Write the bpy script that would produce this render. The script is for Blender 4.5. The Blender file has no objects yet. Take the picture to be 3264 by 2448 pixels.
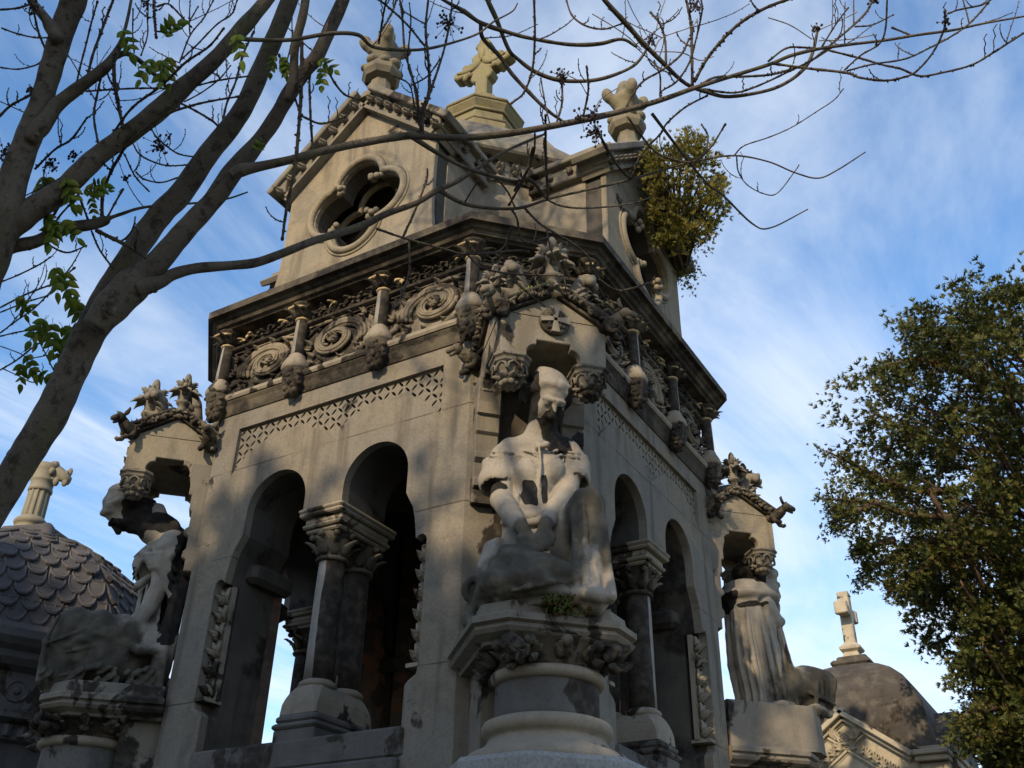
import bpy, bmesh, math, random
import numpy as np
from mathutils import Matrix, Vector, noise as mnoise
R = math.radians
PI = math.pi
random.seed(7)
S = 1.35            # metres per modelling unit (half the mausoleum's width)
G = -3.53           # ground level in modelling units
sc = bpy.context.scene
COL = sc.collection
# ---------------------------------------------------------------- camera (solved from the photograph)
CAM = np.array([2.5379, -3.7616, -2.3439])
YAW, PIT, ROL = R(121.1817), R(31.7741), R(1.3003)
FPX = 3230.0
FW = np.array([math.cos(YAW)*math.cos(PIT), math.sin(YAW)*math.cos(PIT), math.sin(PIT)])
_r = np.array([math.sin(YAW), -math.cos(YAW), 0.0]); _u = np.cross(_r, FW)
RT = _r*math.cos(ROL)+_u*math.sin(ROL); UP = -_r*math.sin(ROL)+_u*math.cos(ROL)
def at(x, y, d):
    """photo pixel (3264 wide) at depth d (units) -> a point in modelling units"""
    return CAM + (FW + RT*(x-1632)/FPX - UP*(y-1224)/FPX)*d
def W(p): return (p[0]*S, p[1]*S, (p[2]-G)*S)
cd = bpy.data.cameras.new('camera'); cam = bpy.data.objects.new('camera', cd); COL.objects.link(cam)
cam.matrix_world = Matrix(((RT[0], UP[0], -FW[0], CAM[0]*S), (RT[1], UP[1], -FW[1], CAM[1]*S), (RT[2], UP[2], -FW[2], (CAM[2]-G)*S), (0, 0, 0, 1)))
cd.sensor_width = 36; cd.lens = 36*FPX/3264; cd.clip_end = 3000; cd.clip_start = .05
sc.camera = cam
# ---------------------------------------------------------------- objects
def tag(o, label=None, cat=None, group=None, kind=None):
    if label: o['label'] = label
    if cat: o['category'] = cat
    if group: o['group'] = group
    if kind: o['kind'] = kind
    return o
def empty(name, loc=(0, 0, G), rz=0):
    o = bpy.data.objects.new(name, None); COL.objects.link(o)
    o.location = W(loc); o.rotation_euler = (0, 0, rz); o.empty_display_size = .2
    return o
def copy_tree(o, parent=None, rz=None):
    c = o.copy(); COL.objects.link(c)
    if parent is not None: c.parent = parent
    for ch in list(o.children): copy_tree(ch, c)
    if rz is not None: c.rotation_euler = (0, 0, rz)
    return c
class MB:
    """collects shapes (modelling units) and links them as ONE mesh object"""
    def __init__(s, M=None): s.v = []; s.f = []; s.M = M or Matrix.Identity(4); s.mi = []; s.sm = []; s.at = None
    def add(s, verts, faces, M=None, mat=0, smooth=False):
        m = s.M @ M if M is not None else s.M
        k = len(s.v)
        s.v += [tuple(m @ Vector(p)) for p in verts]
        flip = m.determinant() < 0
        for f in faces:
            g = [i+k for i in f]
            s.f.append(g[::-1] if flip else g); s.mi.append(mat); s.sm.append(smooth)
    def box(s, c, sz, M=None, mat=0, b=0):
        x, y, z = c; a, d, h = sz[0]/2, sz[1]/2, sz[2]/2
        if b <= 0:
            v = [(x+i*a, y+j*d, z+k*h) for k in (-1, 1) for j in (-1, 1) for i in (-1, 1)]
            s.add(v, [(0, 2, 3, 1), (4, 5, 7, 6), (0, 1, 5, 4), (2, 6, 7, 3), (0, 4, 6, 2), (1, 3, 7, 5)], M, mat)
        else:
            b = min(b, a*.9, d*.9, h*.9); L = []
            for (zz, q) in ((-h, b), (-h+b, 0), (h-b, 0), (h, b)):
                aa, dd = a-q, d-q
                L.append([(x+px, y+py, z+zz) for px, py in ((-aa+b, -dd), (aa-b, -dd), (aa, -dd+b), (aa, dd-b), (aa-b, dd), (-aa+b, dd), (-aa, dd-b), (-aa, -dd+b))])
            s.loft(L, M, mat)
    def loft(s, rings, M=None, mat=0, cap=True, smooth=False, closed=True):
        n = len(rings[0]); v = [p for r in rings for p in r]; f = []
        for i in range(len(rings)-1):
            for j in range(n if closed else n-1):
                k = (j+1) % n
                f.append((i*n+j, i*n+k, (i+1)*n+k, (i+1)*n+j))
        if cap:
            f.append(tuple(range(n))[::-1]); f.append(tuple((len(rings)-1)*n+j for j in range(n)))
        s.add(v, f, M, mat, smooth)
    def lathe(s, prof, n=24, M=None, mat=0, smooth=True, rot=0, c=(0, 0, 0), cap=True, sq=0):
        def k(a):
            if not sq: return 1
            return 1/((abs(math.cos(a))**(2+sq)+abs(math.sin(a))**(2+sq))**(1/(2+sq)))
        s.loft([[(c[0]+r*k(2*PI*j/n+rot)*math.cos(2*PI*j/n+rot), c[1]+r*k(2*PI*j/n+rot)*math.sin(2*PI*j/n+rot), c[2]+z) for j in range(n)] for r, z in prof], M, mat, cap, smooth)
    def ell(s, c, r, M=None, mat=0, n=8, m=6, rot=None):
        v = []; f = []
        rot = rot or Matrix.Identity(3)
        for i in range(1, m):
            t = PI*i/m
            for j in range(n):
                p = 2*PI*j/n
                v.append(rot @ Vector((r[0]*math.sin(t)*math.cos(p), r[1]*math.sin(t)*math.sin(p), r[2]*math.cos(t)))+Vector(c))
        v.append(rot @ Vector((0, 0, r[2]))+Vector(c)); v.append(rot @ Vector((0, 0, -r[2]))+Vector(c))
        T, B = len(v)-2, len(v)-1
        for i in range(m-2):
            for j in range(n):
                k = (j+1) % n
                f.append((i*n+j, (i+1)*n+j, (i+1)*n+k, i*n+k))
        for j in range(n):
            k = (j+1) % n
            f.append((j, k, T)); f.append(((m-2)*n+k, (m-2)*n+j, B))
        s.add(v, f, M, mat, True)
    def tube(s, pts, rad, n=8, M=None, mat=0, cap=True, closed=False):
        P = [Vector(p) for p in pts]; N = len(P)
        if not hasattr(rad, '__len__'): rad = [rad]*N
        rings = []; a = None
        for i in range(N):
            t = (P[(i+1) % N if closed else min(i+1, N-1)]-P[(i-1) % N if closed else max(i-1, 0)])
            if t.length < 1e-9: t = Vector((0, 0, 1))
            t.normalize()
            if a is None:
                a = t.orthogonal().normalized()
            a = (a-t*a.dot(t))
            if a.length < 1e-6: a = t.orthogonal()
            a.normalize(); b = t.cross(a)
            rings.append([P[i]+(a*math.cos(2*PI*j/n)+b*math.sin(2*PI*j/n))*rad[i] for j in range(n)])
        if closed: rings.append(rings[0])
        s.loft(rings, M, mat, cap and not closed, True)
    def shape(s, loops, y0, y1, M=None, mat=0, bev=0, res=1):
        """2-D outline with holes in (x,z), extruded along y from y0 to y1"""
        cu = bpy.data.curves.new('t', 'CURVE'); cu.dimensions = '2D'; cu.fill_mode = 'BOTH'
        d = (y1-y0)/2
        cu.extrude = max(d-bev, 1e-4); cu.bevel_depth = bev; cu.bevel_resolution = 0
        if bev: cu.offset = -bev
        for L in loops:
            sp = cu.splines.new('POLY'); sp.points.add(len(L)-1); sp.use_cyclic_u = True
            for q, (x, z) in zip(sp.points, L): q.co = (x, z, 0, 1)
        o = bpy.data.objects.new('t', cu); COL.objects.link(o)
        me = o.to_mesh()
        # curve plane (x,y)->(x,z); curve z -> -y
        v = [(p.co.x, (y0+y1)/2-p.co.z, p.co.y) for p in me.vertices]
        f = [tuple(q.vertices) for q in me.polygons]
        s.add(v, f, M, mat)
        o.to_mesh_clear(); bpy.data.objects.remove(o); bpy.data.curves.remove(cu)
    def petal(s, o, d, up, L, w, th=.004, curl=0., mat=0, n=5):
        """a thick leaf from o along d (both faces), curling towards up"""
        o, d, up = Vector(o), Vector(d).normalized(), Vector(up)
        up = (up-d*up.dot(d)).normalized(); sd = d.cross(up)
        A = []; Bk = []
        for i in range(n+1):
            t = i/n; ww = w*math.sin(PI*(.12+.88*t)**.8)*.5 if i < n else w*.04
            ang = curl*t
            c = o+d*(L*t*(1-.25*abs(curl)*t))+up*(L*curl*t*t*.6)
            A.append([c-sd*ww+up*th*.6, c+up*th*1.6, c+sd*ww+up*th*.6]); Bk.append([c+sd*ww-up*th*.4, c-up*th, c-sd*ww-up*th*.4])
        s.loft([a+b for a, b in zip(A, Bk)], None, mat, True, True)
    def merge(s, o, mat):
        k = len(s.v); s.v += o.v; s.f += [tuple(i+k for i in f) for f in o.f]; s.mi += [mat]*len(o.f); s.sm += o.sm
    def build(s, name, mat, parent=None, smooth=None, attr=None, local=False):
        me = bpy.data.meshes.new(name)
        off = Vector((0, 0, 0)); pp = parent
        while pp is not None and not pp.get('_moved'): off += pp.location; pp = pp.parent
        me.from_pydata([tuple(Vector(W(p))-off) for p in s.v], [], s.f)
        ms = mat if isinstance(mat, (list, tuple)) else [mat]
        for m in ms: me.materials.append(m)
        me.polygons.foreach_set('material_index', s.mi)
        me.polygons.foreach_set('use_smooth', [bool(x) if smooth is None else smooth for x in s.sm])
        if attr is not None:
            a = me.attributes.new('crust', 'FLOAT', 'POINT'); a.data.foreach_set('value', attr)
        me.validate(); me.update()
        o = bpy.data.objects.new(name, me); COL.objects.link(o)
        if parent is not None: o.parent = parent
        return o
def tr(x, y, z): return Matrix.Translation((x, y, z))
def rz(a): return Matrix.Rotation(a, 4, 'Z')
def rx(a): return Matrix.Rotation(a, 4, 'X')
def ry(a): return Matrix.Rotation(a, 4, 'Y')
def scl(x, y, z): return Matrix.Diagonal((x, y, z, 1))
# ---------------------------------------------------------------- materials
class NT:
    def __init__(s, mat): s.t = mat.node_tree; s.n = s.t.nodes; s.l = s.t.links
    def new(s, t, **k):
        n = s.n.new(t)
        for a, b in k.items(): setattr(n, a, b)
        return n
    def set(s, sock, v):
        if hasattr(v, 'is_linked') or hasattr(v, 'links'): s.l.new(v, sock)
        else: sock.default_value = v
    def math(s, op, a, b=0, c=None, clamp=False):
        n = s.new('ShaderNodeMath', operation=op, use_clamp=clamp)
        s.set(n.inputs[0], a); s.set(n.inputs[1], b)
        if c is not None: s.set(n.inputs[2], c)
        return n.outputs[0]
    def mix(s, f, a, b, mode='MIX'):
        n = s.new('ShaderNodeMix', data_type='RGBA', blend_type=mode)
        s.set(n.inputs['Factor'], f)
        s.set(n.inputs[6], a if hasattr(a, 'links') else (*a, 1)); s.set(n.inputs[7], b if hasattr(b, 'links') else (*b, 1))
        return n.outputs[2]
    def noise(s, vec, scale, detail=3, rough=.55, dist=0):
        n = s.new('ShaderNodeTexNoise'); s.l.new(vec, n.inputs['Vector'])
        n.inputs['Scale'].default_value = scale; n.inputs['Detail'].default_value = detail
        n.inputs['Roughness'].default_value = rough; n.inputs['Distortion'].default_value = dist
        return n.outputs['Fac']
    def step(s, v, a, b):
        n = s.new('ShaderNodeMapRange', interpolation_type='SMOOTHSTEP')
        s.set(n.inputs[0], v); n.inputs[1].default_value = a; n.inputs[2].default_value = b
        return n.outputs[0]
    def scale(s, vec, k):
        n = s.new('ShaderNodeMapping'); s.l.new(vec, n.inputs['Vector']); n.inputs['Scale'].default_value = k
        return n.outputs[0]
def newmat(name):
    m = bpy.data.materials.new(name); m.use_nodes = True
    t = NT(m); b = t.n['Principled BSDF']; b.inputs['Specular IOR Level'].default_value = .25
    return m, t, b
def stone(name, base, base2, crust=.5, soft=.03, ccol=(.022, .018, .014), streak=.12, speck=.25, bump=.35, joints=(), attr=False, ochre=0, lichen=None, csc=2.2, rough=.85, vjoints=()):
    """weathered limestone: two tones in clouds, speckle, rain streaks and a black gypsum crust with torn edges.
       crust: share of noise above which the crust shows (higher = less)"""
    m, t, b = newmat(name)
    pos = t.new('ShaderNodeNewGeometry').outputs['Position']
    n1 = t.noise(pos, 1.6, 4); n2 = t.noise(pos, 9, 5); n3 = t.noise(pos, 75, 2)
    st = t.noise(t.scale(pos, (7, 7, .7)), 1.5, 4)
    col = t.mix(t.step(n1, .35, .68), base, base2)
    col = t.mix(t.math('MULTIPLY', t.step(n2, .46, .72), .5), col, tuple(c*.58 for c in base))
    col = t.mix(t.math('MULTIPLY', t.step(t.noise(pos, 2.9, 6, .62, .8), .5, .68), .55), col, (base2[0]*.62, base2[1]*.64, base2[2]*.68))
    col = t.mix(t.math('MULTIPLY', t.step(n3, .45, .75), speck), col, tuple(c*.45 for c in base))
    col = t.mix(t.math('MULTIPLY', t.step(st, .5, .72), streak*3), col, (base[0]*.42, base[1]*.42, base[2]*.43))
    if ochre:
        no = t.noise(pos, 3.3, 6, .65, .6)
        col = t.mix(t.step(no, .5, .62), col, (.17, .072, .036))
        col = t.mix(t.step(t.noise(pos, 5, 5, .6, .4), .52, .6), col, (.05, .035, .028))
    if lichen:
        col = t.mix(t.math('MULTIPLY', t.step(t.noise(pos, 7, 5), .48, .62), .6), col, lichen)
    cn = t.math('ADD', t.math('MULTIPLY', t.noise(pos, csc, 7, .6, .5), .75), t.math('MULTIPLY', t.noise(t.scale(pos, (3, 3, .8)), 1.6, 5), .25))
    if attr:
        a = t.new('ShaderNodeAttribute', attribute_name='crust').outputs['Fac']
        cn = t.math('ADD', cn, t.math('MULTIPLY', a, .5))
        so_ = t.new('ShaderNodeAttribute', attribute_name='soil').outputs['Fac']
        sf = t.step(t.math('ADD', t.math('MULTIPLY', so_, .62), t.math('MULTIPLY', t.math('ADD', t.noise(pos, 5, 5, .6, .4), t.noise(pos, 34, 4)), .28)), .44, .72)
        col = t.mix(t.math('MULTIPLY', sf, .93), col, t.mix(t.step(t.noise(pos, 11, 5), .38, .66), (.034, .030, .022), (.078, .068, .050)))
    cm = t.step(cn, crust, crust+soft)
    crk = t.mix(t.step(t.noise(pos, 22, 4), .4, .7), ccol, tuple(c*2.6 for c in ccol))
    col = t.mix(cm, col, crk)
    sep = t.new('ShaderNodeSeparateXYZ'); t.l.new(pos, sep.inputs[0])
    jm = None
    if joints:
        zz = t.math('ADD', sep.outputs[2], t.math('MULTIPLY', t.noise(pos, 6, 2), .012))
        for j in joints:
            e = t.math('LESS_THAN', t.math('ABSOLUTE', t.math('SUBTRACT', zz, (j-G)*S+.006)), .0035)
            jm = e if jm is None else t.math('MAXIMUM', jm, e)
        jm = t.math('MULTIPLY', jm, t.step(t.noise(pos, 3, 2), .35, .55))
        col = t.mix(t.math('MULTIPLY', jm, .75), col, (.04, .033, .028))
    t.l.new(col, b.inputs['Base Color']); b.inputs['Roughness'].default_value = rough
    h = t.math('ADD', t.math('MULTIPLY', t.noise(pos, 60, 4, .65), .5), t.math('MULTIPLY', n2, 1.0))
    h = t.math('ADD', h, t.math('MULTIPLY', cm, t.math('MULTIPLY', t.noise(pos, 38, 4), .9)))
    if jm is not None: h = t.math('SUBTRACT', h, jm)
    bp = t.new('ShaderNodeBump'); bp.inputs['Strength'].default_value = bump; bp.inputs['Distance'].default_value = .012
    t.l.new(h, bp.inputs['Height']); t.l.new(bp.outputs[0], b.inputs['Normal'])
    return m
PALE, PALE2 = (.205, .175, .132), (.165, .152, .132)
M_wall = stone('ashlar_limestone', PALE, PALE2, crust=.61, joints=(-.37, -.78, -1.36), streak=.25, speck=.45, bump=.5)
M_gable = stone('gable_limestone', (.27, .222, .15), (.20, .18, .145), crust=.60, streak=.22, speck=.4, bump=.5)
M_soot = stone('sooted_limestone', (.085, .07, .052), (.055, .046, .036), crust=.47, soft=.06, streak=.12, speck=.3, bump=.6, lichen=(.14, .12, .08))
M_carve = stone('sooted_carving', (.17, .14, .10), (.07, .06, .046), crust=.47, soft=.04, speck=.3, bump=.6, csc=5)
M_panel = stone('frieze_relief', (.235, .195, .14), (.13, .11, .085), crust=.475, soft=.05, speck=.3, bump=.5, csc=4)
M_gold = stone('golden_limestone', (.48, .36, .19), (.42, .32, .19), crust=.66, csc=6, speck=.2)  # brighter golden stone for some of the carved leaves
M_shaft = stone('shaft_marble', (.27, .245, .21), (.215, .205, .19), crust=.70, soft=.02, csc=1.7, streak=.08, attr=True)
M_reveal = stone('dark_reveal', (.085, .075, .062), (.05, .045, .04), crust=.52, soft=.08, ccol=(.014, .012, .010), streak=.25)  # darker stone for the reveals, imposts and inner gable layers
M_cap = stone('worn_base', (.27, .23, .175), (.22, .19, .145), crust=.56, csc=4)
M_fin = stone('finial_stone', (.20, .172, .12), (.15, .13, .095), crust=.58, csc=4, lichen=(.17, .15, .075))
M_dark = stone('dark_granite', (.13, .12, .108), (.09, .084, .078), crust=.55, csc=2.5, speck=.45)
M_ped = stone('pedestal_stone', (.21, .18, .14), (.15, .135, .11), crust=.53, csc=3, streak=.15)
M_statue = stone('statue_marble', (.30, .262, .21), (.24, .22, .188), crust=.70, soft=.02, ccol=(.011, .0095, .008), attr=True, csc=3.2, streak=.16, speck=.3, bump=.45)
M_plast = stone('ochre_plaster', (.10, .075, .055), (.055, .042, .034), crust=.62, ochre=1.0, csc=3)
M_yel = stone('lichened_sandstone', (.235, .195, .105), (.19, .165, .10), crust=.66, lichen=(.20, .175, .075), streak=.08)
M_roof = stone('roof_slab', (.20, .175, .14), (.13, .115, .095), crust=.58, csc=2.5, lichen=(.22, .20, .14))
M_tomb = stone('tomb_stone', (.105, .098, .098), (.07, .067, .07), crust=.57, csc=2, streak=.15)
M_tomb2 = stone('tomb_dome_stone', (.072, .062, .052), (.05, .044, .038), crust=.58, csc=2, lichen=(.11, .10, .08), joints=(.10, -.12))
M_tomb3 = stone('tomb_pediment_stone', (.42, .37, .28), (.30, .26, .20), crust=.60, csc=3)
M_granite = stone('grey_granite', (.26, .26, .25), (.22, .22, .215), crust=.8, speck=.7)
def bark(name, c1, c2, moss=.0, sc_=1.0):
    m, t, b = newmat(name)
    pos = t.new('ShaderNodeNewGeometry').outputs['Position']
    n1 = t.noise(pos, 5*sc_, 5); n2 = t.noise(pos, 28*sc_, 5, .65); n3 = t.noise(pos, 90, 3)
    col = t.mix(t.step(n1, .35, .65), c1, c2)
    col = t.mix(t.math('MULTIPLY', t.step(n2, .5, .66), .8), col, tuple(c*.3 for c in c1))
    col = t.mix(t.math('MULTIPLY', t.step(n3, .5, .7), .3), col, tuple(c*.5 for c in c1))
    if moss: col = t.mix(t.math('MULTIPLY', t.step(t.noise(pos, 6, 5), .52, .64), moss), col, (.10, .105, .035))
    t.l.new(col, b.inputs['Base Color']); b.inputs['Roughness'].default_value = .9
    bp = t.new('ShaderNodeBump'); bp.inputs['Strength'].default_value = .7; bp.inputs['Distance'].default_value = .008
    t.l.new(t.math('ADD', t.math('MULTIPLY', n2, 1.), t.math('MULTIPLY', n3, .4)), bp.inputs['Height']); t.l.new(bp.outputs[0], b.inputs['Normal'])
    return m
M_bark = bark('ash_bark', (.068, .054, .041), (.108, .09, .071), .25)
M_twig = bark('ash_twig', (.055, .042, .034), (.085, .066, .055), .3)
M_straw = bark('ash_leafstalk', (.26, .20, .12), (.20, .15, .09))
M_seed = bark('seed_husk', (.028, .02, .018), (.045, .03, .027))
M_cbark = bark('conifer_bark', (.10, .062, .042), (.13, .09, .065))
def leafmat(name, cols, trans=.35):
    m, t, b = newmat(name)
    gi = t.new('ShaderNodeNewGeometry'); rp = gi.outputs['Random Per Island']
    pos = gi.outputs['Position']
    r = t.new('ShaderNodeValToRGB'); t.l.new(t.math('ADD', t.math('MULTIPLY', rp, .6), t.math('MULTIPLY', t.noise(pos, 2.2, 4), .55)), r.inputs[0])
    el = r.color_ramp.elements
    while len(el) < len(cols): el.new(.5)
    for i, (p, c) in enumerate(cols): el[i].position = p; el[i].color = (*c, 1)
    t.l.new(r.outputs[0], b.inputs['Base Color']); b.inputs['Roughness'].default_value = .6
    tb = t.new('ShaderNodeBsdfTranslucent'); t.l.new(r.outputs[0], tb.inputs[0])
    mx = t.new('ShaderNodeMixShader'); mx.inputs[0].default_value = trans
    t.l.new(b.outputs[0], mx.inputs[1]); t.l.new(tb.outputs[0], mx.inputs[2])
    t.l.new(mx.outputs[0], t.n['Material Output'].inputs[0])
    return m
M_leaf = leafmat('ash_leaf', [(.2, (.13, .21, .035)), (.6, (.20, .29, .045)), (.9, (.34, .34, .06))], .55)
M_thuja = leafmat('conifer_spray', [(.15, (.014, .024, .010)), (.48, (.042, .06, .016)), (.72, (.12, .13, .025)), (.95, (.15, .08, .03))], .2)
M_shrub = leafmat('shrub_spray', [(.15, (.05, .06, .018)), (.5, (.15, .15, .03)), (.75, (.22, .19, .04)), (.95, (.20, .10, .045))], .25)
M_weed = leafmat('weed_leaf', [(.2, (.05, .08, .02)), (.6, (.09, .12, .03)), (.9, (.16, .05, .03))], .3)
M_moss = leafmat('moss', [(.2, (.07, .09, .015)), (.8, (.16, .17, .03))], .1)
PO = 1.47
# ================================================================ STATUES (signed-distance modelling -> one skin each)
class SDF:
    def __init__(s, lo, hi, h):
        s.lo = np.array(lo, np.float32); s.h = h
        s.n = np.ceil((np.array(hi)-np.array(lo))/h).astype(int)+1
        s.ax = [s.lo[i]+h*np.arange(s.n[i], dtype=np.float32) for i in range(3)]
        s.D = np.full(tuple(s.n), 9., np.float32)
        s.crust = []; s.soil = []
    def _reg(s, lo, hi, m):
        sl = []
        for i in range(3):
            a = max(0, int((lo[i]-m-s.lo[i])/s.h)); b = min(s.n[i], int((hi[i]+m-s.lo[i])/s.h)+2)
            if b <= a: return None
            sl.append(slice(a, b))
        return tuple(sl)
    def _apply(s, sl, fn, k, sub):
        X = s.ax[0][sl[0]][:, None, None]; Y = s.ax[1][sl[1]][None, :, None]; Z = s.ax[2][sl[2]][None, None, :]
        d = fn(X, Y, Z).astype(np.float32); a = s.D[sl]
        if sub:
            d = -d; h = np.clip(.5-.5*(a-d)/k, 0, 1); s.D[sl] = a*(1-h)+d*h+k*h*(1-h)
        else:
            h = np.clip(.5+.5*(a-d)/k, 0, 1); s.D[sl] = d*h+a*(1-h)-k*h*(1-h)
    def cap(s, a, b, ra, rb=None, k=.02, sub=False, mod=None, flat=None):
        """tapered capsule; points are (t, outward, z)"""
        rb = ra if rb is None else rb
        a = np.array((a[0], PO-a[1], a[2]), np.float32); b = np.array((b[0], PO-b[1], b[2]), np.float32); r = max(ra, rb)
        sl = s._reg(np.minimum(a, b)-r, np.maximum(a, b)+r, k*2+.012)
        if sl is None: return
        ba = b-a; L2 = float(ba@ba)+1e-9
        def fn(X, Y, Z):
            px, py, pz = X-a[0], Y-a[1], Z-a[2]
            t = np.clip((px*ba[0]+py*ba[1]+pz*ba[2])/L2, 0, 1)
            d = np.sqrt((px-t*ba[0])**2+(py-t*ba[1])**2+(pz-t*ba[2])**2)-(ra+(rb-ra)*t)
            if mod is not None: d = d+mod(X, PO-Y, Z)
            return d
        s._apply(sl, fn, k, sub)
    def chain(s, pts, rs, k=.02, sub=False, mod=None):
        for i in range(len(pts)-1): s.cap(pts[i], pts[i+1], rs[i], rs[i+1], k, sub, mod)
    def ell(s, c, r, k=.02, rot=None, sub=False, mod=None):
        c = np.array((c[0], PO-c[1], c[2]), np.float32); r = np.array(r, np.float32); m = float(max(r))
        sl = s._reg(c-m, c+m, k*2+.012)
        if sl is None: return
        Rm = np.array(rot) if rot is not None else np.eye(3)
        def fn(X, Y, Z):
            p = [X-c[0], Y-c[1], Z-c[2]]
            q = [(Rm[0][i]*p[0]+Rm[1][i]*p[1]+Rm[2][i]*p[2])/r[i] for i in range(3)]
            k0 = np.sqrt(q[0]**2+q[1]**2+q[2]**2)+1e-6; k1 = np.sqrt((q[0]/r[0])**2+(q[1]/r[1])**2+(q[2]/r[2])**2)+1e-6
            d = k0*(k0-1)/k1
            if mod is not None: d = d+mod(X, PO-Y, Z)
            return d
        s._apply(sl, fn, k, sub)
    def mesh(s):
        X, Y, Z = s.ax[0][:, None, None], s.ax[1][None, :, None], s.ax[2][None, None, :]
        D = s.D+.0016*np.sin(61*X+17*Y+5*Z+2*np.sin(23*Z))*np.sin(53*Y-29*Z+2*np.sin(31*X))*np.sin(67*Z+11*X); n = s.n; h = s.h
        neg = D < 0
        C = np.zeros(tuple(n-1), np.int8)
        for i in (0, 1):
            for j in (0, 1):
                for k in (0, 1): C += neg[i:n[0]-1+i, j:n[1]-1+j, k:n[2]-1+k]
        act = (C > 0) & (C < 8); I = np.argwhere(act); idx = np.full(C.shape, -1, np.int64); idx[act] = np.arange(len(I))
        acc = np.zeros((len(I), 3), np.float64); cnt = np.zeros(len(I))
        for ax in range(3):
            o1, o2 = [q for q in range(3) if q != ax]
            for u in (0, 1):
                for v in (0, 1):
                    p = I.copy(); p[:, o1] += u; p[:, o2] += v; q = p.copy(); q[:, ax] += 1
                    a = D[p[:, 0], p[:, 1], p[:, 2]].astype(np.float64); b = D[q[:, 0], q[:, 1], q[:, 2]].astype(np.float64)
                    m = (a < 0) != (b < 0); t = np.where(m, a/np.where(m, a-b, 1), 0)
                    P = p.astype(np.float64); P[:, ax] += t
                    acc[m] += P[m]; cnt[m] += 1
        V = acc/cnt[:, None]*h+s.lo
        F = []
        for ax in range(3):
            o1, o2 = (ax+1) % 3, (ax+2) % 3
            a = [slice(0, n[q]-1) if q == ax else slice(1, n[q]-1) for q in range(3)]
            b = list(a); b[ax] = slice(1, n[ax])
            m = neg[tuple(a)] != neg[tuple(b)]; P = np.argwhere(m); P[:, o1] += 1; P[:, o2] += 1
            inside = neg[P[:, 0], P[:, 1], P[:, 2]]
            def ci(d1, d2):
                Q = P.copy(); Q[:, o1] += d1; Q[:, o2] += d2
                return idx[Q[:, 0], Q[:, 1], Q[:, 2]]
            q4 = np.stack([ci(-1, -1), ci(0, -1), ci(0, 0), ci(-1, 0)], 1)
            q4[~inside] = q4[~inside][:, ::-1]; F.append(q4)
        F = np.concatenate(F); F = F[(F >= 0).all(1)]
        return V, F
    def build(s, name, mat, parent, rot):
        V, F = s.mesh()
        me = bpy.data.meshes.new(name)
        VV = V.copy(); VV[:, 1] -= PO                  # local y back to -outward
        A = np.zeros(len(V))
        rnd = np.random.RandomState(3)
        for (c, r, w) in s.crust:
            c = np.array((c[0], -c[1], c[2])); q = (VV-c)/np.array(r)
            d = (np.sqrt((q**2).sum(1)) if w <= 1 else ((q**6).sum(1))**(1/6))+.07*np.sin(45*VV[:, 0]+40*VV[:, 2]+2*np.sin(60*VV[:, 1]))+.05*np.sin(110*VV[:, 2]+70*VV[:, 0])+.03*np.sin(200*VV[:, 0]+90*VV[:, 1]-120*VV[:, 2]); A = np.maximum(A, w*np.clip((1.25-d)/.5, 0, 1)) if w > 0 else A+w*np.clip((1.25-d)/.5, 0, 1)
        co = VV.copy(); co[:, 2] -= G
        co *= S
        me.vertices.add(len(co)); me.vertices.foreach_set('co', co.astype(np.float32).ravel())
        me.loops.add(len(F)*4); me.loops.foreach_set('vertex_index', F.astype(np.int32).ravel())
        me.polygons.add(len(F)); me.polygons.foreach_set('loop_start', np.arange(0, len(F)*4, 4, dtype=np.int32)); me.polygons.foreach_set('loop_total', np.full(len(F), 4, np.int32))
        me.polygons.foreach_set('use_smooth', np.ones(len(F), bool))
        a = me.attributes.new('crust', 'FLOAT', 'POINT'); a.data.foreach_set('value', A.astype(np.float32))
        A2 = np.zeros(len(V))
        for (c, r, w) in s.soil:
            q = (VV-np.array((c[0], -c[1], c[2])))/np.array(r); A2 = np.maximum(A2, w*np.clip((1.35-np.sqrt((q**2).sum(1)))/.7, 0, 1))
        a = me.attributes.new('soil', 'FLOAT', 'POINT'); a.data.foreach_set('value', A2.astype(np.float32))
        me.materials.append(mat); me.update(calc_edges=True); me.validate()
        o = bpy.data.objects.new(name, me); COL.objects.link(o)
        # thing stands at the corner: move the mesh so that the object's origin lies at its foot
        off = Vector((0, -PO*S, (-1.3-G)*S)); me.transform(Matrix.Translation(-off))
        o.location = Matrix.Rotation(rot, 3, 'Z') @ off; o.rotation_euler = (0, 0, rot)
        return o
# ================================================================ MAUSOLEUM
T22 = math.tan(R(22.5)); AH = .6786
def octr(e, z):
    H = 1+e; a = AH+e*T22
    return [(-a, -H, z), (a, -H, z), (H, -a, z), (H, a, z), (a, H, z), (-a, H, z), (-H, a, z), (-H, -a, z)]
def regoct(Rr, z, rot=22.5):
    c = Rr/math.cos(R(22.5))
    return [(c*math.cos(R(rot+45*j)), c*math.sin(R(rot+45*j)), z) for j in range(8)]
def arc(cx, cz, r, a0, a1, n):
    return [(cx+r*math.cos(R(a0+(a1-a0)*i/n)), cz+r*math.sin(R(a0+(a1-a0)*i/n))) for i in range(n+1)]
mau = empty('mausoleum')
tag(mau, 'large weathered stone mausoleum with arcades, carved frieze, gables and a cross on top', 'mausoleum')
ZB = -2.2
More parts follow.
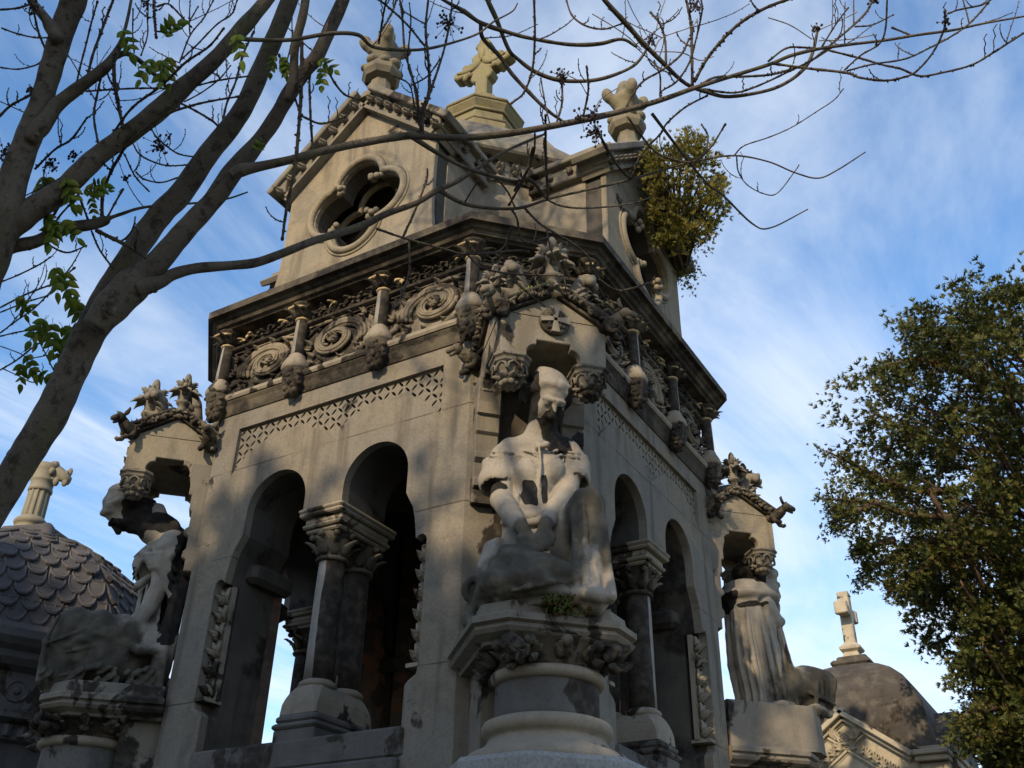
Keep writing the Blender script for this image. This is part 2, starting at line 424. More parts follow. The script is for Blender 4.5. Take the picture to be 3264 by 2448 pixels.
# ---- arcade walls ------------------------------------------------
def opening(j1, notch):
    """right half of the double opening, from the sill up to the wall strip over the column"""
    L = [(j1, -1.55), (j1, -1.42)]
    if notch:
        L += [(j1+.012, -1.405), (j1+.045, -1.385), (j1+.052, -1.35), (j1+.052, -.92)] + arc(j1+.026, -.90, .026, 0, 150, 6)
    L += [(.468, -.85), (.46, -.80), (.448, -.755), (.425, -.715), (.412, -.69), (.412, -.62)]
    L += arc(.255, -.592, .157, 0, 180, 22)
    L += [(.098, -.655)]
    return L
def full_open(j1, notch):
    r = opening(j1, notch)
    return r + [(-x, z) for x, z in r[::-1]]
RP = .355
def panel_loop():
    th0 = math.acos((.5474-.255)/RP)
    pr = [(.5474, -.159), (.5474, -.592+RP*math.sin(th0))]
    a0 = math.degrees(th0); a1 = 180-math.degrees(math.acos(.255/RP))
    pr += arc(.255, -.592, RP, a0, a1, 14)[1:]
    return pr + [(-x, z) for x, z in pr[::-1][1:]]
def inpanel(x, z, m):
    if abs(x) > .5474-m or z > -.159-m: return False
    return math.hypot(abs(x)-.255, z+.592) > RP+m
wall_o = [(-AH, ZB), (AH, ZB), (AH, -.02), (-AH, -.02)]
w = MB()
w.shape([wall_o, full_open(.47, True), panel_loop()], -1.0, -.982, bev=.0)
W0 = w.build('arcade_wall', M_wall, mau)
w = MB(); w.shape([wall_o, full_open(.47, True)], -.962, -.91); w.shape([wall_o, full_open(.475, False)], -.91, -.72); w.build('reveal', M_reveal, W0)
w = MB()    # pierced diaper of pointed petals
loops = [wall_o, full_open(.47, True)]
ps = .0345
for i in range(-18, 19):
    for j in range(0, 9):
        x, z = (i+.5)*ps, -.159-(j+.5)*ps
        if not inpanel(x, z, .012): continue
        d = 1 if (i+j) % 2 == 0 else -1
        a, b = ps*.54, ps*.17
        pt = [(-a, 0), (-a*.5, b*.85), (0, b), (a*.5, b*.85), (a, 0), (a*.5, -b*.85), (0, -b), (-a*.5, -b*.85)]
        q = math.sqrt(.5)
        loops.append([(x+(u-v*d)*q, z+(u*d+v)*q) for u, v in pt])
w.shape(loops, -.982, -.962)
w.build('diaper_panel', M_wall, W0)
# foliage in the sunk jambs
def foliage(sg):
    w = MB(); rnd = random.Random(3)
    w.box((sg*.497, -.936, -1.12), (.056, .02, .46))
    w.box((sg*.497, -.955, -1.352), (.056, .09, .014))
    for k in range(6):
        z = -1.325+k*.073
        for s2 in (-1, 1):
            o = (sg*.497+s2*.004, -.95, z)
            w.petal(o, (s2*.75, -.45, .8), (0, -1, .3), .058, .034, .006, .9)
            w.petal((o[0], o[1], z+.02), (s2*.35, -.7, .9), (0, -1, .2), .05, .026, .006, -.6)
            w.ell((sg*.497+s2*.017, -.968, z+.012), (.009, .009, .009), n=7, m=5)
    w.tube([(sg*.497, -.948, -1.34), (sg*.497+.004, -.952, -1.1), (sg*.497, -.948, -.91)], .006, 6)
    return w
for sg in (-1, 1): foliage(sg).build('foliage_panel', M_cap, W0)
# inner corbel ledge seen in the reveal
for sg in (-1, 1):
    w = MB(); w.box((sg*.450, -.775, -.815), (.075, .25, .085), b=.02); w.build('impost', M_reveal, W0)
w = MB()
w.box((0, -.86, -1.60), (.97, .30, .10), b=.01)
w.box((-.0, -1.0, -1.78), (.95, .06, .26), b=.01)
w.build('sill', M_dark, W0)
# paired column; the sheltered side of the front shaft carries a black crust
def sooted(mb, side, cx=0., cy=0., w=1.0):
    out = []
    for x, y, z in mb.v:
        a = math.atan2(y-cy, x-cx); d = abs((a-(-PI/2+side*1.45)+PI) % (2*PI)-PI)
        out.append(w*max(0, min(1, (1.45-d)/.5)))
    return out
def paired_column(side):
    col = MB()
    for yy in (-.90, -.745):
        col.lathe([(.056, -1.325), (.0545, -1.2), (.053, -.95), (.0505, -.862)], 20, c=(0, yy, 0))
    at_ = [1.0 if y > -.80 and (y+.745)**2+x*x < .004 else v for (x, y, z), v in zip(col.v, sooted(col, side, 0, -.90))]  # rear shaft is dark all over
    COL0 = col.build('paired_column', M_shaft, mau, attr=at_)
    b = MB()
    for yy in (-.90, -.745):
        b.lathe([(.055, -.865), (.064, -.862), (.066, -.855), (.062, -.848), (.053, -.845), (.054, -.82), (.064, -.785), (.08, -.755)], 16, c=(0, yy, 0))
        for k in range(8):
            a = k*PI/4; d = (math.cos(a), math.sin(a), 0)
            b.petal((.052*d[0], yy+.052*d[1], -.84), (d[0]*.35, d[1]*.35, 1), d, .085, .045, .007, .7)
            b.ell((.085*d[0], yy+.085*d[1], -.765), (.016, .016, .014), n=7, m=5)
    b.build('capital', M_carve, COL0)
    b = MB()
    yc, yl = -.83, .36
    for (z0, z1, hx, gy) in ((-.752, -.735, .088, -.03), (-.735, -.718, .098, -.015), (-.718, -.69, .092, -.025), (-.69, -.672, .108, 0), (-.672, -.655, .112, .004)):
        b.box((0, yc, (z0+z1)/2), (hx*2, yl+gy*2, z1-z0+.0005), b=.006)
    b.build('abacus', M_cap, COL0)
    b = MB()
    for yy in (-.90, -.745):
        b.lathe([(.05, -1.36), (.068, -1.352), (.073, -1.343), (.068, -1.333), (.058, -1.329), (.054, -1.32)], 20, c=(0, yy, 0))
    def rr_(hx, hy, z, c=.02): return [(-hx+c, yc-hy, z), (hx-c, yc-hy, z), (hx, yc-hy+c, z), (hx, yc+hy-c, z), (hx-c, yc+hy, z), (-hx+c, yc+hy, z), (-hx, yc+hy-c, z), (-hx, yc-hy+c, z)]
    b.loft([rr_(hx, hx+.078, z, c_) for hx, z, c_ in ((.085, -1.458, .004), (.084, -1.42, .008), (.081, -1.40, .014), (.075, -1.38, .02), (.066, -1.362, .025), (.058, -1.352, .025))])
    b.build('base', M_cap, COL0)
    b = MB()
    b.box((0, yc, -1.474), (.19, .345, .03), b=.01); b.box((0, yc, -1.50), (.205, .36, .022), b=.008)
    b.box((0, yc, -1.86), (.19, .345, .70), b=.006)
    b.build('pedestal', M_dark, COL0)
    return COL0
PC = {1: paired_column(1), -1: paired_column(-1)}
PC[-1].rotation_euler = (0, 0, PI/2)
COL0 = PC[1]
# ---- corner walls: solid pier, plaster inside ---------------------
c0 = MB()
DC = (1+AH)*math.sqrt(.5); hw = (1-AH)*math.sqrt(.5)
c0.shape([[(-hw, ZB), (hw, ZB), (hw, -.02), (-hw, -.02)]], -DC, -DC+.14)
CW0 = c0.build('corner_wall', M_wall, mau); CW0.rotation_euler = (0, 0, PI/4)
c0 = MB()
c0.shape([[(-.17, ZB), (.17, ZB), (.17, -.02), (-.17, -.02)]], -.863, -.80)
c0.box((0, -.795, -1.47), (.35, .03, .025), b=.008); c0.box((0, -.79, -1.58), (.36, .05, .10), b=.008)
c0.build('plaster', M_plast, CW0)
# canopy brackets (scalloped legs against the wall) and the soot-black recess between them
def bracket(sg):
    q = MB()
    p = [(-1.185, -.30), (-1.275, -.30), (-1.275, -.355)]
    for (o, z) in ((1.262, -.40), (1.262, -.45), (1.248, -.455), (1.248, -.52), (1.235, -.53), (1.235, -.60), (1.248, -.612), (1.248, -.63), (1.228, -.645), (1.228, -.70), (1.24, -.715), (1.24, -.74), (1.222, -.75), (1.222, -.80)):
        p.append((-o, z))
    p.append((-1.185, -.80))
    q.shape([[(y, z) for y, z in p]], -.045, .045, M=tr(sg*.165, 0, 0) @ rz(PI/2) @ scl(1, 1, 1), bev=.004)
    return q
for sg in (-1, 1):
    bb = bracket(sg).build('bracket', M_ped, CW0)
n = MB(); n.shape([[(-.118, -.98), (.118, -.98), (.118, -.29), (-.118, -.29)]], -DC-.004, -DC+.002)
n.build('niche_back', M_soot, CW0)
q = MB(); q.box((-.775, .335, -1.0), (.04, .53, 1.3)); q.box((-.75, .335, -1.46), (.03, .53, .03), b=.008); q.box((-.745, .335, -1.58), (.05, .53, .10), b=.008)
q.build('plaster', M_plast, mau)
# ---- floor, ceiling, core roof ------------------------------------
fl = MB(); fl.loft([octr(-.02, ZB), octr(-.02, -1.70)]); fl.build('floor_slab', M_dark, mau)
ce = MB(); ce.loft([octr(-.06, -.10), octr(-.06, -.02)]); ce.build('ceiling', M_soot, mau)
# ---- frieze body, sill, leaf band, cornice ------------------------
f = MB(); f.loft([octr(-.10, -.02), octr(0, -.02), octr(0.0, .40), octr(-.1, .40)])
f.build('frieze_wall', M_panel, mau)
f = MB(); f.loft([octr(p, q) for p, q in ((-.05, -.075), (.006, -.075), (.012, -.06), (.02, -.03), (.03, -.015), (.03, -.008))])
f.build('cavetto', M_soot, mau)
f = MB(); f.loft([octr(p, q) for p, q in ((-.05, -.0079), (.036, -.008), (.042, .002), (.042, .016), (.034, .024), (.002, .028))])
f.build('string_course', M_cap, mau)
f = MB(); f.loft([octr(p, q) for p, q in ((-.05, .272), (.018, .272), (.03, .278), (.033, .288), (.026, .296), (.010, .300), (.010, .352), (.02, .366), (.05, .372), (.05, .38), (-.05, .38))])
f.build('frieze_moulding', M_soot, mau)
f = MB(); f.loft([octr(p, q) for p, q in ((-.2, .372), (.072, .3725), (.078, .379), (.092, .384), (.100, .398), (.112, .404), (.118, .412), (.1217, .4125), (.1217, .418), (.1417, .418), (.1417, .455), (.135, .459), (-.1, .475))])
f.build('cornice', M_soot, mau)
# leaf band: little ivy leaves on each face
def leafband(k, corner):
    a = MB(); g = MB(); rnd = random.Random(40+k)
    L = .63 if not corner else .20
    n = 17 if not corner else 6
    y = -1.012 if not corner else -(DC+.012)
    for i in range(n):
        x = -L+2*L*(i+.5)/n
        for row in range(2):
            xx = x+(row-.5)*.03+rnd.uniform(-.008, .008); z = .318+row*.03+rnd.uniform(-.006, .006)
            q = g if rnd.random() < (.30 if row else .06) else a
            dn = (rnd.uniform(-.5, .5), -1.0, .35+rnd.uniform(-.3, .3))
            for s2 in (-1, 0, 1):
                q.petal((xx, y, z), (dn[0]+s2*.8, dn[1]*.8, dn[2]-abs(s2)*.5), (0, -.5, 1), .042-.008*abs(s2), .026, .006, -.7+rnd.uniform(-.3, .3))
        a.tube([(x-.02, y-.004, .304), (x, y-.012, .318), (x+.018, y-.006, .335), (x+.03, y-.01, .348)], .0055, 6)
    return a, g
for k in range(2):
    a, g = leafband(k, False)
    o = a.build('leaf_band', M_soot, mau); o.rotation_euler = (0, 0, k*PI/2)
    g.build('golden_leaves', M_gold, o)
a, g = leafband(9, True)
o = a.build('leaf_band', M_soot, mau); o.rotation_euler = (0, 0, PI/4); g.build('golden_leaves', M_gold, o)
# scroll panels -----------------------------------------------------
def scroll(mir, seed):
    rnd = random.Random(seed); q = MB()
    cx, cz = .02, .150
    for r_i, rr in enumerate((1.0, .90, .80, .71)):
        pts = []; n = 60
        for i in range(n+1):
            t = i/n; a = R(-165+r_i*6)-t*2*PI*(1.72-.06*r_i); k = rr*math.exp(-1.28*t)
            pts.append((cx+.022*t+.175*k*math.cos(a), -1.006-.022*t-.007*(1.5-abs(r_i-1.5)), cz+.118*k*math.sin(a)))
        q.tube(pts, [(.0095-.0045*(i/n))*(1.25 if r_i == 0 else 1) for i in range(n+1)], 6)
    for k in range(9):       # lobes along the outer sweep
        a = R(150)-k*R(36); e = (math.cos(a), math.sin(a))
        q.petal((cx+.150*e[0], -1.006, cz+.100*e[1]), (e[0]*.8-e[1]*.4, -.6, e[1]*.8+e[0]*.4), (0, -1, 0), rnd.uniform(.034, .05), .026, .007, .9)
    # tails sweeping into the corners
    q.tube([(-.13, -1.01, .10), (-.185, -1.01, .085), (-.20, -1.008, .05), (-.15, -1.008, .042)], [.012, .012, .010, .004], 7)
    q.tube([(.03, -1.012, .255), (.10, -1.012, .262), (.17, -1.008, .245), (.205, -1.006, .215)], [.008, .009, .008, .004], 7)
    q.tube([(-.02, -1.012, .04), (.06, -1.012, .038), (.14, -1.008, .055), (.19, -1.006, .09)], [.010, .011, .009, .004], 7)
    # corner rosettes and leaves
    for (x, z) in ((-.175, .225), (.185, .15), (-.185, .15), (.18, .055), (-.12, .05), (-.11, .245)):
        for k in range(5):
            a = k*2*PI/5+rnd.random()
            q.petal((x, -1.004, z), (math.cos(a), -.35, math.sin(a)), (0, -1, 0), rnd.uniform(.026, .04), .022, .006, .6)
        q.ell((x, -1.014, z), (.010, .010, .010), n=7, m=5)
    for k in range(7):
        a = k*2*PI/7
        q.petal((cx+.02, -1.006, cz), (math.cos(a), -.5, math.sin(a)), (0, -1, 0), rnd.uniform(.035, .055), .03, .007, .8)
    q.ell((cx+.02, -1.024, cz), (.014, .014, .014), n=8, m=6)
    # frame
    q.box((0, -1.004, .268), (.405, .016, .010)); 
    if mir: q.v = [(-x, y, z) for x, y, z in q.v]; q.f = [t[::-1] for t in q.f]
    return q
SP = .6856*2/3
sc_m = [scroll(False, 1), scroll(True, 2), scroll(False, 5)]
base_panels = []
for i, q in enumerate(sc_m):
    mat = M_panel
    o = q.build('scroll_panel', mat, mau)
    o.data.transform(Matrix.Translation(((i-1)*SP*S, 0, 0)))
    base_panels.append(o)
for o in base_panels: copy_tree(o, mau, PI/2)
q = scroll(False, 8); q.M = Matrix.Identity(4); q.v = [(x*.9, y-(DC-1), z) for x, y, z in q.v]
o = q.build('scroll_panel', M_panel, mau); o.rotation_euler = (0, 0, PI/4)
# colonnettes -------------------------------------------------------
def colonnette(seed):
    rnd = random.Random(seed)
    q = MB(tr(0, -1.033, 0)); q.lathe([(.030, .100), (.0305, .14), (.0285, .22), (.0265, .294)], 16)
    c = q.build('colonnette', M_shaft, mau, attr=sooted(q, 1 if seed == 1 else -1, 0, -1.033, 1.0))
    q = MB(tr(0, -1.033, 0))
    q.lathe([(.0265, .290), (.033, .293), (.034, .298), (.030, .303), (.024, .304)], 14)
    for k in range(3):
        a = rnd.uniform(-2.4, -.6); d = (math.cos(a), math.sin(a), 0)
        q.petal((.03*d[0], .03*d[1], .355+rnd.uniform(-.02, 0)), (d[0]*.8, d[1]*.8, .35), (0, 0, -1), .05, .045, .008, .9)
    q.build('golden_leaves', M_gold, c)
    q = MB(tr(0, -1.033, 0))
    q.lathe([(.026, .300), (.028, .32), (.036, .345), (.052, .366), (.058, .372)], 14)
    for k in range(8):
        a = k*PI/4+.2; d = (math.cos(a), math.sin(a), 0)
        q.petal((.027*d[0], .027*d[1], .305), (d[0]*.4, d[1]*.4, 1), d, .07, .04, .008, 1.0)
    q.build('capital', M_soot, c)
    q = MB(tr(0, -1.033, 0))
    q.lathe([(.047, .022), (.056, .03), (.0575, .045), (.052, .062), (.044, .08), (.036, .094), (.0345, .103), (.029, .108)], 18, sq=.8)
    q.build('base', M_cap, c)
    q = MB(tr(0, -1.033, 0))
    q.lathe([(.008, -.105), (.028, -.088), (.035, -.06), (.05, -.02), (.056, .012), (.055, .03), (.04, .036)], 12)
    for k in range(26):
        a = rnd.uniform(-PI, 0); z = rnd.uniform(-.09, .02); rr = .02+.034*(z+.1)/.13
        q.ell((rr*math.cos(a), rr*math.sin(a), z), [rnd.uniform(.010, .022) for _ in range(3)], n=6, m=5)
    q.build('corbel', M_soot, c)
    return c
cols = [colonnette(s) for s in (1, 2)]
def moved(o, dx, rzv):
    c = copy_tree(o, mau, rzv)
    c.location = Matrix.Rotation(rzv, 3, 'Z') @ Vector((dx*S, 0, 0))
    return c
cols[0].location = (-.6856*S, 0, 0)
for i in (1, 2, 3): moved(cols[0], -.6856+i*SP, 0)
cols[1].rotation_euler = (0, 0, PI/2); cols[1].location = (0, -.6856*S, 0)
for i in (1, 2, 3): moved(cols[1], -.6856+i*SP, PI/2)
moved(cols[1], .6856, -PI/2); moved(cols[0], -.6856, PI)   # first column on the far side of each outer corner
# ---- gables -------------------------------------------------------
GY = -1.03
def quatre(r, off, cx=0, cz=.905, n=10):
    pts = []
    dd = off
    cusp = (2*dd+math.sqrt(4*dd*dd-8*(dd*dd-r*r)))/4
    for k in range(4):
        a = PI/2-k*PI/2
        c = (cx+dd*math.cos(a), cz+dd*math.sin(a))
        half = PI-math.atan2(cusp, dd-cusp) if False else math.atan2(cusp, cusp-dd)
        for i in range(n):
            t = a+half-(2*half)*i/n
            pts.append((c[0]+r*math.cos(t), c[1]+r*math.sin(t)))
    return pts
def gable():
    q = MB()
    out = [(-.50, .44), (.50, .44), (.50, .50), (.475, .53), (.455, .59), (.445, .67), (.44, .75), (.44, 1.14), (0, 1.545), (-.44, 1.14), (-.44, .75), (-.445, .67), (-.455, .59), (-.475, .53), (-.50, .50)]
    q.shape([out, quatre(.122, .135)], GY, GY+.03, bev=.004)
    g = q.build('gable', M_gable, mau)
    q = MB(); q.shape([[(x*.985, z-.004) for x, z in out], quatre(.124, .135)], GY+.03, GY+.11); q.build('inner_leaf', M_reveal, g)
    q = MB()
    inner = [(-.42, .46), (.42, .46), (.42, 1.12), (0, 1.48), (-.42, 1.12)]
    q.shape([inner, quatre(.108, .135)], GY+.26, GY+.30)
    q.build('inner_tracery', M_reveal, g)
    for s2 in (-1, 1):
        w_ = MB(); w_.box((s2*.415, GY+.27, .80), (.05, .32, .70))
        w_.shape([[(-.0, .44), (.06, .44), (.06, .50), (.035, .53), (.015, .60), (.005, .70), (0, .75)]], -.16, .16, M=tr(s2*.44, GY+.28, 0) @ scl(s2, 1, 1))
        w_.build('side_wall', M_gable, g)
    t = MB()
    P = quatre(.143, .135, n=16)
    t.tube([(x, GY-.004, z) for x, z in P], .019, 10, closed=True)
    t.tube([(x, GY+.16, z) for x, z in quatre(.116, .135, n=12)], .016, 8, closed=True)
    P2 = quatre(.168, .135, n=16)
    t.tube([(x, GY-.001, z) for x, z in P2], .007, 6, closed=True)
    rnd = random.Random(4)
    for k in range(4):
        a = PI/4+k*PI/2; rr = .158
        for j in range(7):
            t.ell((rr*math.cos(a)+rnd.uniform(-.024, .024), GY-.012+rnd.uniform(-.02, .02), .905+rr*math.sin(a)+rnd.uniform(-.024, .024)), (.017, .017, .017), n=7, m=5)
    t.build('tracery', M_gable, g)
    # raking cornice
    q = MB(); ro = MB(); sl = math.atan2(.405, .44); Ls = math.hypot(.405, .44)
    sl = math.atan2(.405, .44)
    for s2 in (-1, 1):
        M = tr(0, 0, 1.545) @ scl(s2, 1, 1) @ ry(sl)
        q.box((Ls/2, GY+.03, -.012), (Ls+.04, .15, .018), M=M)
        q.shape([[(0, -.02), (Ls+.035, -.02), (Ls+.035, .068), (-.0, .068)]], GY-.03, GY+.12, M=M)
        q.box((Ls/2+.02, GY+.03, .086), (Ls+.09, .21, .036), M=M, b=.005)
        for i in range(8):
            x = .045+i*(Ls+.02)/7.6
            for j in range(4):
                a = PI/4+j*PI/2
                ro.petal(M @ Vector((x, GY-.036, .028)), M.to_3x3() @ Vector((math.cos(a), -.75, math.sin(a))), (0, -1, 0), .046, .034, .009, .9)
            ro.ell(M @ Vector((x, GY-.052, .028)), (.010, .010, .010), n=6, m=4)
        # side eaves
        q.box((s2*.455, GY+.20, 1.165), (.05, .42, .09), b=.006)
        q.box((s2*.465, GY+.20, 1.226), (.10, .46, .034), b=.005)
        q.box((s2*.47, GY-.005, 1.195), (.05, .10, .12), b=.006)
        for i in range(4):
            for j in range(4):
                a = PI/4+j*PI/2
                ro.petal((s2*.482, GY+.06+i*.11, 1.165), (s2*.45, math.cos(a), math.sin(a)), (s2, 0, 0), .03, .026, .007, .7)
    q.merge(ro, 1); q.build('raking_cornice', [M_roof, M_ped], g)
    q = MB()
    q.shape([[(-.46, 1.243), (.46, 1.243), (0, 1.655)]], GY+.13, -.45)
    q.build('gable_roof', M_roof, g)
    # finial
    q = MB(tr(0, -.97, 0))
    q.lathe([(.11, 1.60), (.09, 1.66), (.064, 1.70), (.058, 1.74), (.05, 1.80)], 8, smooth=False, rot=R(22.5))
    q.lathe([(.05, 1.785), (.088, 1.795), (.106, 1.825), (.106, 1.855), (.094, 1.875), (.06, 1.89), (.04, 1.90)], 8, smooth=False, rot=R(22.5))
    F_ = SDF((-.16, -.16, 1.84), (.16, .16, 2.26), .0075)
    P_ = lambda a, r, z: (r*math.cos(a), PO-r*math.sin(a), z)
    F_.cap(P_(0, 0, 1.87), P_(0, 0, 2.08), .052, .046, .02)
    F_.cap(P_(0, 0, 1.965), P_(0, 0, 2.035), .046, .076, .02)
    for k in range(4):
        a = k*PI/2+PI/4
        F_.chain([P_(a, .02, 1.97), P_(a, .055, 2.025), P_(a, .095, 2.05), P_(a, .112, 2.070), P_(a, .110, 2.090), P_(a, .095, 2.093)], [.036, .034, .028, .026, .022, .014], .014)
        F_.ell(P_(a+PI/4, .078, 1.89), (.036, .036, .028), .012)
        F_.ell(P_(a, .088, 1.875), (.026, .026, .022), .010)
    F_.ell(P_(0, 0, 2.135), (.046, .046, .072), .012)
    for k in range(4): F_.ell(P_(k*PI/2, .04, 2.12), (.020, .020, .05), .008)
    v_, f_ = F_.mesh(); q.add([tuple(p) for p in v_], [tuple(int(i) for i in r) for r in f_], smooth=True)
    q.build('finial', M_fin, g)
    return g
g0 = gable()
for k in (1, 2, 3): copy_tree(g0, mau, k*PI/2)
for k in (2, 3): copy_tree(COL0, mau, k*PI/2)
for k in (1, 2, 3): copy_tree(W0, mau, k*PI/2); copy_tree(CW0, mau, PI/4+k*PI/2)
# ---- drum, roof, cross --------------------------------------------
q = MB(); q.loft([regoct(r, z) for r, z in ((.74, .44), (.74, .84), (.72, .88), (.72, 1.25))])
q.lathe([(.70, .90), (.77, .92), (.80, .97), (.79, 1.04), (.755, 1.11), (.70, 1.16)], 48)
D0 = q.build('drum', M_gable, mau)
q = MB(); q.loft([regoct(r, z) for r, z in ((.70, 1.225), (.735, 1.225), (.74, 1.25), (.728, 1.27), (.728, 1.36), (.79, 1.375), (.80, 1.385), (.80, 1.425), (.665, 1.60), (.56, 1.78), (.42, 1.93), (.27, 2.02), (.2, 2.04))])
dc = q
q = MB(); rnd = random.Random(2)
for k in range(8):
    a = k*PI/4; d = Vector((math.cos(a), math.sin(a), 0)); u = Vector((-d.y, d.x, 0))
    for i in range(8):
        o = d*.73+u*(-.27+i*.077)+Vector((0, 0, 1.30))
        for s2 in (-1, 1):
            q.petal(o, d*.5+u*s2*.6+Vector((0, 0, .7)), d, .05, .04, .009, .9)
            q.petal(o+Vector((0, 0, -.02)), d*.7+u*s2*.5-Vector((0, 0, .3)), d, .035, .03, .008, .6)
dc.merge(q, 1); dc.build('drum_cornice', [M_roof, M_ped], D0)
q = MB(); q.loft([regoct(r, z) for r, z in ((.235, 1.90), (.235, 2.10), (.232, 2.17), (.205, 2.20), (.202, 2.28), (.215, 2.295), (.238, 2.33), (.238, 2.372), (.20, 2.395), (.125, 2.49), (.11, 2.50), (.105, 2.535), (.085, 2.56))])
for r, z in ((.208, 2.285), (.238, 2.352), (.222, 2.19)):
    q.tube([Vector(p) for p in regoct(r, z)], .011, 8, closed=True)
CR = q.build('cross_pedestal', M_yel, mau)
q = MB()
def half():
    L = [(.046, 2.54), (.044, 2.73), (.068, 2.745), (.085, 2.775), (.07, 2.815), (.10, 2.822), (.125, 2.80), (.15, 2.815), (.145, 2.835), (.185, 2.835), (.215, 2.85), (.218, 2.885), (.195, 2.905), (.15, 2.905), (.155, 2.925), (.135, 2.945), (.11, 2.93), (.075, 2.935), (.085, 2.975), (.06, 3.0), (.04, 3.0), (.042, 3.05), (.058, 3.065), (.05, 3.09), (.032, 3.10), (.026, 3.13)]
    return L
h = half()
q.shape([h+[(-x, z) for x, z in h[::-1]]], -.042, .042, bev=.008)
for yy in (-1, 1):
    for s2 in (-1, 1):
        q.petal((s2*.012, yy*.036, 2.93), (s2*.75, yy*.06, -1), (0, yy, 0), .115, .06, .010, .05)
        q.petal((s2*.055, yy*.036, 2.872), (s2, yy*.03, .0), (0, yy, 0), .13, .04, .008, .05)
    q.petal((0, yy*.036, 3.03), (0, yy*.05, -1), (0, yy, 0), .13, .05, .009, .05)
q.build('cross', M_yel, CR)
# ================================================================ CORNERS: pedestal, canopy (x = along the corner, y = -outward)
def pedestal():
    rnd = random.Random(11)
    q = MB(tr(0, -PO, 0))
    q.lathe([(.163, -1.63), (.160, -1.60), (.158, -1.53), (.157, -1.50)], 36)
    p = q.build('pedestal_column', M_dark, mau); p.rotation_euler = (0, 0, PI/4)
    q = MB(tr(0, -PO, 0))
    q.lathe([(.25, -1.752), (.252, -1.735), (.235, -1.715), (.21, -1.705), (.19, -1.69), (.178, -1.675), (.176, -1.665), (.188, -1.66), (.196, -1.648), (.197, -1.635), (.19, -1.622), (.178, -1.617), (.165, -1.615)], 40)
    q.lathe([(.158, -1.512), (.172, -1.508), (.179, -1.498), (.179, -1.488), (.172, -1.478), (.158, -1.475)], 36)
    q.build('torus_mouldings', M_cap, p)
    q = MB(tr(0, -PO, 0))
    q.loft([[(c[0]*k, c[1]*k, z) for c in [(.30, -.14), (.30, .14), (.14, .30), (-.14, .30), (-.30, .14), (-.30, -.14), (-.14, -.30), (.14, -.30)]] for k, z in ((.98, -2.3), (.98, -1.765), (.95, -1.752))])
    q.build('plinth', M_granite, p)
    q = MB(tr(0, -PO, 0))
    q.lathe([(.158, -1.48), (.160, -1.45), (.17, -1.425), (.19, -1.405), (.205, -1.398)], 24)
    for k in range(12):
        a = k*PI/6; d = Vector((math.cos(a), math.sin(a), 0))
        for j in range(5):
            f2 = (j-2)*.45; u = Vector((-d.y, d.x, 0))
            q.petal(d*.165+Vector((0, 0, -1.455)), d*.35+u*f2+Vector((0, 0, 1-abs(f2)*.5)), d, .062, .026, .012, .7)
        q.ell(d*.21+Vector((0, 0, -1.42)), (.02, .02, .018), n=7, m=5)
    for (sx, sy) in ((-1, -1), (1, -1), (1, 1), (-1, 1)):
        d = Vector((sx, sy, 0)).normalized(); u = Vector((-d.y, d.x, 0))
        for k in range(14):
            o = d*rnd.uniform(.17, .235)+u*rnd.uniform(-.05, .05)+Vector((0, 0, -1.43+rnd.uniform(-.045, .02)))
            q.petal(o, d*rnd.uniform(.2, 1)+u*rnd.uniform(-.8, .8)+Vector((0, 0, rnd.uniform(-.9, .7))), d+Vector((0, 0, .3)), rnd.uniform(.04, .06), .036, .010, rnd.uniform(.3, 1.0))
        q.ell(d*.225+Vector((0, 0, -1.425)), (.030, .030, .026), n=9, m=6)
    q.build('capital', M_carve, p)
    q = MB()
    def ab(hw, fr, ch, z): 
        b = -1.19
        return [(-hw, b, z), (-hw, -(fr-ch), z), (-(hw-ch), -fr, z), (hw-ch, -fr, z), (hw, -(fr-ch), z), (hw, b, z)]
    q.loft([ab(*a) for a in ((.215, 1.61, .075, -1.415), (.22, 1.615, .08, -1.405), (.25, 1.64, .085, -1.392), (.258, 1.65, .088, -1.380), (.25, 1.642, .085, -1.372), (.248, 1.64, .085, -1.366), (.262, 1.655, .09, -1.360), (.262, 1.655, .09, -1.342), (.255, 1.648, .088, -1.335))])
    q.build('abacus', M_ped, p)
    q = MB(); q.box((0, -1.255, -1.86), (.36, .16, .90), b=.006); q.build('pier', M_ped, p)
    return p
P0 = pedestal()
for k in (1, 3): copy_tree(P0, mau, PI/4+k*PI/2)
